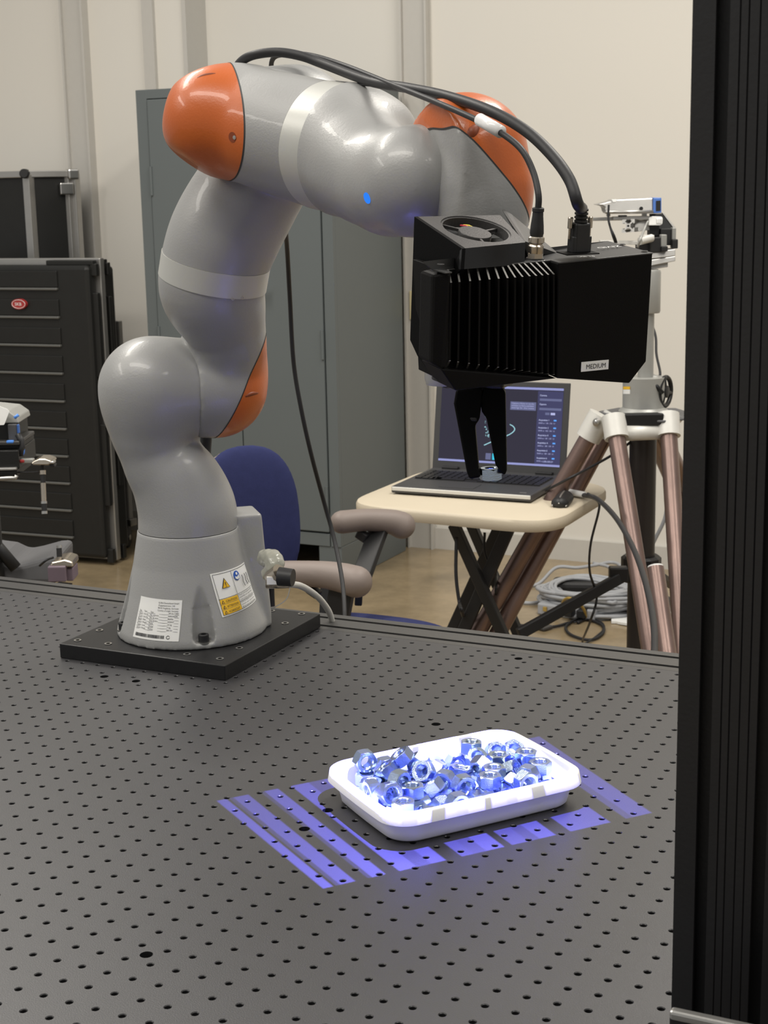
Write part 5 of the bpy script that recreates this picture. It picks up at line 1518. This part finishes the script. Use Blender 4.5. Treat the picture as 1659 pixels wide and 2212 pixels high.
# ------------------------------------------------------------------ floor clutter
coil = thing('cable_coil', 'coiled pale grey network cable heaped on the floor under the tripod', 'cable', Z(1275, 1318, 0))
cc = Z(1275, 1318, 0); rr_ = random.Random(5)
for k in range(34):
    rx, ry = .17 + rr_.uniform(-.045, .03), .12 + rr_.uniform(-.03, .02); z0 = .010 + (k // 5) * .0125; ph = rr_.uniform(0, 6)
    pts = [cc + Vector((rx * math.cos(a) + rr_.uniform(-.004, .004), ry * math.sin(a) + rr_.uniform(-.004, .004), z0 + .008 * math.sin(2 * a + ph))) for a in [2 * PI * j / 26 for j in range(27)]]
    B().tube(pts, .0068, 8).obj('cable_turn', 'cablegrey', coil, True)
for pts in ([(1340, 1298), (1345, 1262), (1325, 1250), (1290, 1256), (1250, 1262), (1205, 1262), (1165, 1266), (1120, 1268)],
            [(1345, 1310), (1330, 1340), (1300, 1326), (1325, 1290), (1320, 1262), (1285, 1252)]):
    B().tube(spline([Z(x, y, .0) + Vector((0, -.02, .07 if i < 6 else .012)) for i, (x, y) in enumerate(pts)]), .0068, 8).obj('cable_turn', 'cablegrey', coil, True)
o = B().tube(spline([Z(x, y, .008) for x, y in ((1240, 1290), (1200, 1280), (1165, 1300), (1130, 1302), (1115, 1295))]), .0068, 8).obj('cable', 'cablegrey', smooth=True)
tag(o, 'loose end of the pale grey cable lying on the floor beyond the folding table legs', 'cable')
o = B().tube(spline([D(1442, 1075, 4.5), D(1436, 1120, 4.5), D(1415, 1165, 4.5), D(1402, 1195, 4.5), D(1396, 1225, 4.5), D(1392, 1280, 4.5), Z(1390, 1300, .01)]), .0058, 8).obj('cable', 'cablegrey', smooth=True)
tag(o, 'pale grey cable hanging down behind the tripod column', 'cable')
o = B().tube(spline([Z(x, y, z) for x, y, z in ((1215, 1318, .02), (1216, 1300, .07), (1228, 1292, .10), (1248, 1300, .09), (1262, 1318, .05), (1266, 1335, .01))]), .005, 8).obj('cable', 'amber', smooth=True)
tag(o, 'short amber cord arching over the power strip', 'cable')
pc = Z(1228, 1332, 0)
ps = thing('power_strip', 'pale grey power strip with plugs, lying in front of the coiled cable', 'power strip', pc)
B().box(pc + Vector((0, 0, .022)), (.22, .055, .042), Matrix.Rotation(-.1, 3, 'Z')).obj('housing', 'cablegrey', ps, bevel=.006)
for k in range(4):
    B().box(pc + Vector((-.08 + k * .045, -.030 + .006, .026)), (.014, .006, .016), Matrix.Rotation(-.1, 3, 'Z')).obj('socket', 'amber', ps, bevel=.001)
for dx in (.02, .065): B().box(pc + Vector((dx, -.035, .03)), (.03, .05, .03), Matrix.Rotation(-.1, 3, 'Z')).obj('plug', 'plastic', ps, bevel=.004)
o = B().tube(spline([Z(x, y, .007) for x, y in ((1228, 1345), (1205, 1352), (1170, 1356), (1138, 1352))] + [Z(1120, 1350, .007)]), .005, 8).obj('cable', 'rubber', smooth=True)
tag(o, 'black cord running along the floor from the power strip towards the table legs', 'cable')
o = B().tube(spline([Z(x, y, .007) for x, y in ((1248, 1345), (1268, 1338), (1300, 1350), (1302, 1368), (1275, 1382), (1235, 1372), (1222, 1355), (1240, 1340), (1262, 1335))]), .005, 8).obj('cable', 'rubber', smooth=True)
tag(o, 'looped black cord on the floor in front of the power strip', 'cable')
o = B().box(Z(1165, 1352, .008), (.09, .05, .012), Matrix.Rotation(-.4, 3, 'Z')).obj('adapter', 'printed', bevel=.004)
tag(o, 'small flat dark adapter on the floor beside the folding table legs', 'adapter')
o = B().box(Z(1240, 1268, .055), (.16, .10, .06), Matrix.Rotation(.3, 3, 'Z')).obj('dark_bag', 'plastic', bevel=.02, seg=3)
tag(o, 'dark bundle lying on top of the coiled grey cable', 'bag')
for i, (x, y, r_) in enumerate(((1385, 1322, .3), (1432, 1335, -.2))):
    o = B().box(Z(x, y, .006 + i * .001), (.21, .28, .008), Matrix.Rotation(r_, 3, 'Z')).obj('paper_sheets', 'paper')
    tag(o, ('fanned white papers on the floor behind the front tripod leg', 'white papers on the floor beside the leaning bronze tube')[i], 'paper')
o = B().box(Z(1405, 1310, .05), (.14, .10, .06), Matrix.Rotation(.2, 3, 'Z')).obj('adapter', 'plastic', bevel=.012)
tag(o, 'black adapter block resting on the papers behind the bronze legs', 'adapter')

# hanging cables around the robot
o = B().tube(spline([D(590, 430, 1.99), D(612, 480, 2.12), D(619, 520, 2.25), D(626, 640, 2.35), D(634, 780, 2.4), D(650, 880, 2.42), D(672, 980, 2.45), D(700, 1085, 2.5), D(722, 1165, 2.5), D(740, 1260, 2.45), D(745, 1345, 2.4), D(745, 1420, 2.4), Vector((D(745, 1420, 2.4).x, D(745, 1420, 2.4).y, .4)), Vector((D(745, 1420, 2.4).x, D(745, 1420, 2.4).y, .008))]), .0036, 10).obj('cable', 'rubber', smooth=True)
tag(o, 'long black cable hanging behind the robot down past the chair', 'cable')
o = B().tube(spline([D(470, 860, 2.12), D(450, 905, 2.15), D(444, 960, 2.16), D(441, 1010, 2.16), D(430, 1060, 2.17), D(425, 1130, 2.22), D(430, 1220, 2.28), Z(440, 1270, T + .009)]), .0085, 10).obj('cable', 'rubber', smooth=True)
tag(o, 'short stretch of black cable showing below the robot shoulder', 'cable')
cn = D(592, 1225, 2.01)
cg = thing('connector_bundle', 'taped cable connectors sticking out behind the robot base', 'connector', cn)
bagc = path_cones([(D(574, 1205, 2.05), .012), (D(590, 1208, 2.03), .013), (D(594, 1225, 2.02), .012), (D(580, 1240, 2.03), .010)])
lo, hi = bounds(bagc)
fb = chain(bagc, .01)
link(surf(lambda p: fb(p) + .0008 * np.sin(p[..., 0] * 420) * np.sin(p[..., 2] * 380 + p[..., 1] * 200), lo, hi, .0022, 1), 'protective_bag', 'bag', cg, True)
B().tube([D(586, 1252, 2.0), D(606, 1238, 1.99)], [.012, .013], 20).obj('connector_shell', 'nickel', cg, 40)
B().tube([D(603, 1245, 1.985), D(633, 1248, 1.98)], [.0125, .0115], 20).obj('cap', 'plastic', cg, 40)
B().tube([D(597, 1222, 2.0), D(594, 1240, 2.0)], .0035, 8).obj('lead', 'green', cg, True)
B().box(D(588, 1254, 1.985), (.014, .004, .010), frame(right, zz)).obj('tag', 'white', cg)
B().tube([D(576, 1262, 2.0), D(612, 1262, 1.995), D(625, 1262, 2.0)], [.006, .0055, .005], 10).obj('lead', 'nickel', cg, True)
B().tube(spline([D(625, 1262, 2.0), D(650, 1266, 2.05), D(680, 1284, 2.12), D(700, 1305, 2.18), D(714, 1330, 2.22), D(722, 1370, 2.24)]), .0045, 10).obj('lead', 'cablewhite', cg, True)
B().tube(spline([D(628, 1262, 2.0), D(620, 1292, 2.0), D(600, 1308, 2.0), D(586, 1312, 2.0)]), .0007, 6).obj('lanyard', 'steel', cg)

# ------------------------------------------------------------------ black transit cases on the left
case = thing('ribbed_case', 'big ribbed black plastic transit case standing upright, with a pale metal band', 'case', (-3.2, 4.2, 0))
ct = 1.238; X1 = -2.885; XS = -2.66
Y0c = 4.06
th = math.radians(4)
fx_ = Vector((math.cos(th), math.sin(th), 0)); fy_ = Vector((-math.sin(th), math.cos(th), 0))
cor = Vector((X1, Y0c, 0))                   # front corner, at the right of the ribbed face


def cp(u, v, z): return cor - fx_ * u + fy_ * v + Vector((0, 0, z))


Rc = frame(fx_, zz)
B().box(cp(.40, .028, .63), (.80, .056, 1.20), Rc).obj('shell', 'case', case, bevel=.018, seg=3)
B().box(cp(.40, .140, .63), (.80, .11, 1.18), Rc).obj('shell', 'case', case, bevel=.018, seg=3)
B().box(cp(.40, .070, .635), (.846, .030, 1.240), Rc).obj('metal_band', 'alu', case, bevel=.004, label='pale metal band around the case')
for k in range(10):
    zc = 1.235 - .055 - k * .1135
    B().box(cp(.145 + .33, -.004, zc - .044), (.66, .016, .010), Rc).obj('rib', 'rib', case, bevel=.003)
    B().box(cp(.145 + .33, -.001, zc - .005), (.66, .010, .066), Rc).obj('panel', 'case', case, bevel=.003)
for v, zc, l_ in ((.032, .95, .34), (.032, .42, .34), (.120, .95, .30), (.120, .5, .36), (.032, 1.21, .05), (.120, 1.21, .05), (.032, .04, .06), (.120, .04, .06)):
    B().box(cp(-.008, v, zc), (.03, .022, l_), Rc).obj('guard_rib', 'case', case, bevel=.004)
for v in (.035, .115): B().box(cp(.10, v, 1.238), (.22, .03, .02), Rc).obj('guard_rib', 'case', case, bevel=.004)
bp0 = PLN(40, 657, cp(0, -.02, 0), -fy_)
bd = B(); n_ = 28
bd.prism([bp0 + fx_ * (.035 * math.cos(2 * PI * k / n_)) + zz * (.021 * math.sin(2 * PI * k / n_)) for k in range(n_)], fy_ * .018); bdo = bd.obj('badge', 'red', case)
rg2 = B(); pts = [bp0 + fx_ * (.031 * math.cos(2 * PI * k / n_)) + zz * (.017 * math.sin(2 * PI * k / n_)) - fy_ * .0005 for k in range(n_ + 1)]
rg2.tube(pts, .0010, 6).obj('badge_ring', 'white', bdo)
text('SKB', .018, lambda x, y: bp0 + fx_ * (x * 1.1 - .018) + zz * (y - .006) - fy_ * .0012, 'lettering', 'white', bdo)
for dx in (.12, .68):
    B().lathe([(.03, -.012), (.038, -.01), (.038, .01), (.03, .012)], cp(dx, .235, .04), fx_, 18).obj('wheel', 'plastic', case, 30)
o = B().box(PLN(41, 565, cp(0, .12, 0), -fy_) + Vector((0, 0, -.004)), (.045, .03, .018), Matrix.Rotation(.2, 3, 'Y')).obj('pink_tag', 'pink', bevel=.004)
o.location.z += .0
tag(o, 'small pink tag lying on top of the ribbed black case', 'tag')

fc_ = thing('flight_case', 'black flight case with aluminium edges standing behind the ribbed case', 'case', (-3.7, 4.45, 0))
fo = Vector((-3.47, 4.40, 0)); ang = math.radians(40)
ga = Vector((math.cos(ang), math.sin(ang), 0)); gb_ = Vector((-math.sin(ang), math.cos(ang), 0))
# two faces meet at the corner edge seen near the top left
e1 = PLN(60, 370, (0, 4.36, 0), (0, 1, 0)); e1z = e1.z
e2 = PLN(160, 384, (0, 4.52, 0), (0, 1, 0)); e2.z = e1z
e0 = PLN(-140, 372, (0, 4.33, 0), (0, 1, 0)); e0.z = e1z
dA = (e1 - e0); dB = (e2 - e1); dn = Vector((-dA.y, dA.x, 0)).normalized()
poly = [e0, e1, e2, e2 - dA.normalized() * .35 + dn * .0, e0 + dB]
b = B().prism([Vector((p.x, p.y, .06)) for p in (e0, e1, e2, e0 + dB)], (0, 0, e1z - .07)); b.obj('panel', 'case', fc_)


def edge(p, q, w=.028, name='edge_trim'):
    p, q = Vector(p), Vector(q); B().box((p + q) / 2, ((q - p).length, w, w), frame(q - p, (0.01, .02, 1) if abs((q - p).normalized().z) < .9 else (0, 1, 0))).obj(name, 'alu', fc_, bevel=.003)


for p in (e0, e1, e2, e0 + dB): edge((p.x, p.y, .06), (p.x, p.y, e1z - .012), .036)
for zc in (e1z - .012, .07):
    for p, q in ((e0, e1), (e1, e2), (e2, e0 + dB), (e0 + dB, e0)): edge((p.x, p.y, zc), (q.x, q.y, zc))
edge((e2 - dB * .14 - Vector((0, 0, e1z - .06))), (e2 - dB * .14 - Vector((0, 0, .012))), .024)
B().lathe([(.016, -.022), (.020, -.018), (.020, .018), (.016, .022)], e1 + Vector((.0, -.02, -.01)), toward, 20).obj('ball_corner', 'plastic', fc_, 30)
B().box(e2 + Vector((0, -.01, -.015)), (.05, .05, .045), frame(dB, zz)).obj('corner_cap', 'steel', fc_, bevel=.008)
B().box(e2 - dB * .16 + Vector((.01, -.02, -.075)), (.06, .02, .05), frame(dB, zz)).obj('latch', 'steel', fc_, bevel=.005)
for p in (e0, e1, e2, e0 + dB): B().box((p.x, p.y, .03), (.07, .07, .06)).obj('foot', 'plastic', fc_)

dly = thing('case_trolley', 'aluminium channel and caster of a trolley, behind the ribbed case by the robot', 'trolley', (-2.72, 4.45, 0))
t0 = PLN(270, 1040, (0, 4.40, 0), (0, 1, 0))
B().box((t0.x, 4.40, .55), (.045, .03, .86)).obj('channel', 'alu', dly, bevel=.004)
B().box((t0.x - .03, 4.40, .55), (.02, .02, .86)).obj('channel', 'alu', dly, bevel=.004)
B().box((t0.x, 4.40, .11), (.07, .05, .03)).obj('caster_plate', 'steel', dly, bevel=.003)
B().lathe([(.038, -.013), (.045, -.010), (.045, .010), (.038, .013)], (t0.x + .005, 4.38, .046), (1, .3, 0), 24).obj('caster_wheel', 'plastic', dly, 30)
B().lathe([(.012, -.018), (.012, .018)], (t0.x + .005, 4.38, .046), (1, .3, 0), 16).obj('axle', 'steel', dly, 30)

# instrument at the left edge of the picture
LD = 2.9
it = thing('measuring_head', 'stack of black instrument boxes on a stand, a white sheet on top', 'instrument', D(-20, 980, LD))


def ibox(x0, y0_, x1_, y1_, d, th_, name, m_, parent=None, bev=.002, label=None):
    a = D(x0, y0_, d); b_ = D(x1_, y1_, d); c_ = (a + b_) / 2 - toward * (th_ / 2)
    return B().box(c_, (abs((b_ - a).dot(right)), th_, abs(b_.z - a.z)), frame(right, zz)).obj(name, m_, parent or it, bevel=bev, label=label)


B().prism([D(x, y, LD) for x, y in ((-60, 880), (18, 888), (38, 902), (41, 914), (-60, 915))], -toward * .10).obj('cover', 'greymetal', it, bevel=.002)
ibox(-60, 914, 30, 957, LD + .01, .12, 'housing', 'case'); ibox(17, 916, 38, 955, LD, .02, 'pillar', 'greyplastic')
ibox(-60, 955, 42, 962, LD - .01, .13, 'shelf_plate', 'printed'); ibox(-60, 962, 44, 974, LD + .01, .12, 'housing', 'case')
ibox(-60, 974, 42, 1014, LD - .01, .14, 'housing', 'case'); ibox(-60, 1012, 36, 1016, LD - .015, .14, 'shelf_plate', 'alu'); ibox(-60, 1017, 37, 1030, LD, .12, 'housing', 'case')
B().tube([D(-60, 1038, LD - .02), D(20, 1033, LD - .02), D(33, 1033, LD - .02), D(36, 1027, LD - .02)], .004, 10).obj('handle_rod', 'alu', it, True)
ibox(36, 917, 41, 938, LD - .005, .01, 'side_tab', 'instrblue'); ibox(13, 952, 29, 958, LD - .012, .01, 'indicator', 'bluefilm')
B().tube([D(38, 938, LD), D(47, 952, LD), D(48, 965, LD), D(44, 985, LD)], .006, 10).obj('lever', 'plastic', it, True)
B().tube([D(51, 965, LD), D(51, 978, LD), D(48, 984, LD)], .0025, 8).obj('blue_wire', 'instrblue', it, True)
B().tube([D(31, 903, LD - .02), D(40, 896, LD - .02)], .003, 8).obj('tip', 'bluefilm', it, True)
B().tube([D(-40, 1030, LD + .05), Vector((D(-40, 1030, LD + .05).x, D(-40, 1030, LD + .05).y, .02))], .03, 20).obj('stand_pole', 'plastic', it, 40)
q = D(-40, 1030, LD + .05); B().lathe([(.22, .001), (.22, .015), (.04, .03)], (q.x, q.y, 0), n=32).obj('stand_base', 'plastic', it, 30)
o = B().prism([D(x, y, LD - .022) for x, y in ((-50, 868), (0, 878), (16, 884), (20, 889), (10, 915), (8, 918), (-50, 920))], -toward * .0015).obj('paper_sheet', 'paper')
tag(o, 'white sheet of paper draped over the instrument stack', 'paper')
pb_ = thing('hanging_probe', 'slim brass and black probe hanging from a small octagonal holder', 'probe', D(94, 1040, LD))
def pbox(*a, **k): return ibox(*a, parent=pb_, **k)
ibox(42, 992, 72, 1001, LD, .015, 'holder_arm', 'greymetal', pb_)
ibox(42, 993, 52, 1000, LD - .004, .004, 'arm_label', 'red', pb_)
ibox(38, 1019, 84, 1022, LD + .005, .006, 'lower_arm', 'plastic', pb_)
B().prism([D(x, y, LD - .02) for x, y in ((67, 1001), (72, 996), (84, 991), (98, 991), (110, 995), (113, 1000), (104, 1005), (72, 1005))], -toward * .045).obj('holder', 'nickel', pb_, bevel=.002)
ibox(106, 997, 117, 1003, LD - .02, .02, 'clamp', 'steel', pb_); ibox(107, 1003, 118, 1010, LD - .015, .02, 'clamp', 'plastic', pb_)
pq = lambda y: D(92 + (y - 1016) * .045, y, LD)
for (ya, yb, r_, mm_) in ((1005, 1016, .0035, 'plastic'), (1016, 1025, .0062, 'nickel'), (1025, 1043, .0048, 'plastic'), (1043, 1083, .0050, 'nickel'), (1083, 1088, .0060, 'steel'), (1088, 1104, .0052, 'plastic'), (1104, 1110, .0058, 'steel')):
    B().tube([pq(ya), pq(yb)], r_, 18).obj('probe_segment', mm_, pb_, 40)
# lower device by the table's back edge
LB_ = 3.0
b = B().prism([D(x, y, LB_) for x, y in ((-60, 1200), (0, 1208), (30, 1222), (60, 1216), (100, 1205), (125, 1203), (125, 1262), (-60, 1262))], -toward * .16)
gd = thing('grey_device', 'dark grey moulded device showing above the back edge of the table', 'device', D(40, 1262, LB_))
b.obj('body', 'greyplastic', gd, bevel=.01, seg=3)
B().tube([D(-40, 1140, LB_ - .02), D(34, 1227, LB_ - .02)], .012, 12).obj('strut', 'plastic', gd, True)
q = D(40, 1262, LB_ + .08)
B().tube([q + Vector((0, 0, -.0)), Vector((q.x, q.y, .01))], .03, 16).obj('pedestal', 'plastic', gd, 40)
B().lathe([(.2, .001), (.2, .012), (.03, .02)], (q.x, q.y, 0), n=28).obj('pedestal_foot', 'plastic', gd, 30)
sbx = thing('mauve_box', 'small mauve box with a short probe standing on its lid', 'box', D(130, 1262, 2.9))
ibox(103, 1224, 142, 1258, 2.88, .07, 'housing', 'plum', sbx, label='mauve box body'); ibox(143, 1228, 158, 1256, 2.895, .05, 'side_cover', 'plum', sbx)
B().prism([D(x, y, 2.885) for x, y in ((106, 1224), (112, 1214), (140, 1208), (156, 1213), (158, 1226))], -toward * .06).obj('lid', 'nickel', sbx, bevel=.003)
for (ya, yb, r_, mm_) in ((1178, 1184, .0052, 'steel'), (1184, 1203, .0052, 'plastic'), (1203, 1216, .0045, 'nickel')):
    B().tube([D(127.5, ya, 2.90), D(128.5, yb, 2.90)], r_, 18).obj('probe_segment', mm_, sbx, 40)
B().tube(spline([D(116, 1204, 2.9), D(104, 1208, 2.9), D(95, 1214, 2.9), D(86, 1222, 2.92)]), .0022, 8).obj('lead', 'rubber', sbx, True)
q = D(132, 1262, 2.92)
B().box((q.x, q.y, q.z / 2), (.03, .03, q.z)).obj('support_post', 'plastic', sbx)
B().box((q.x, q.y, .01), (.2, .2, .02)).obj('support_foot', 'plastic', sbx)
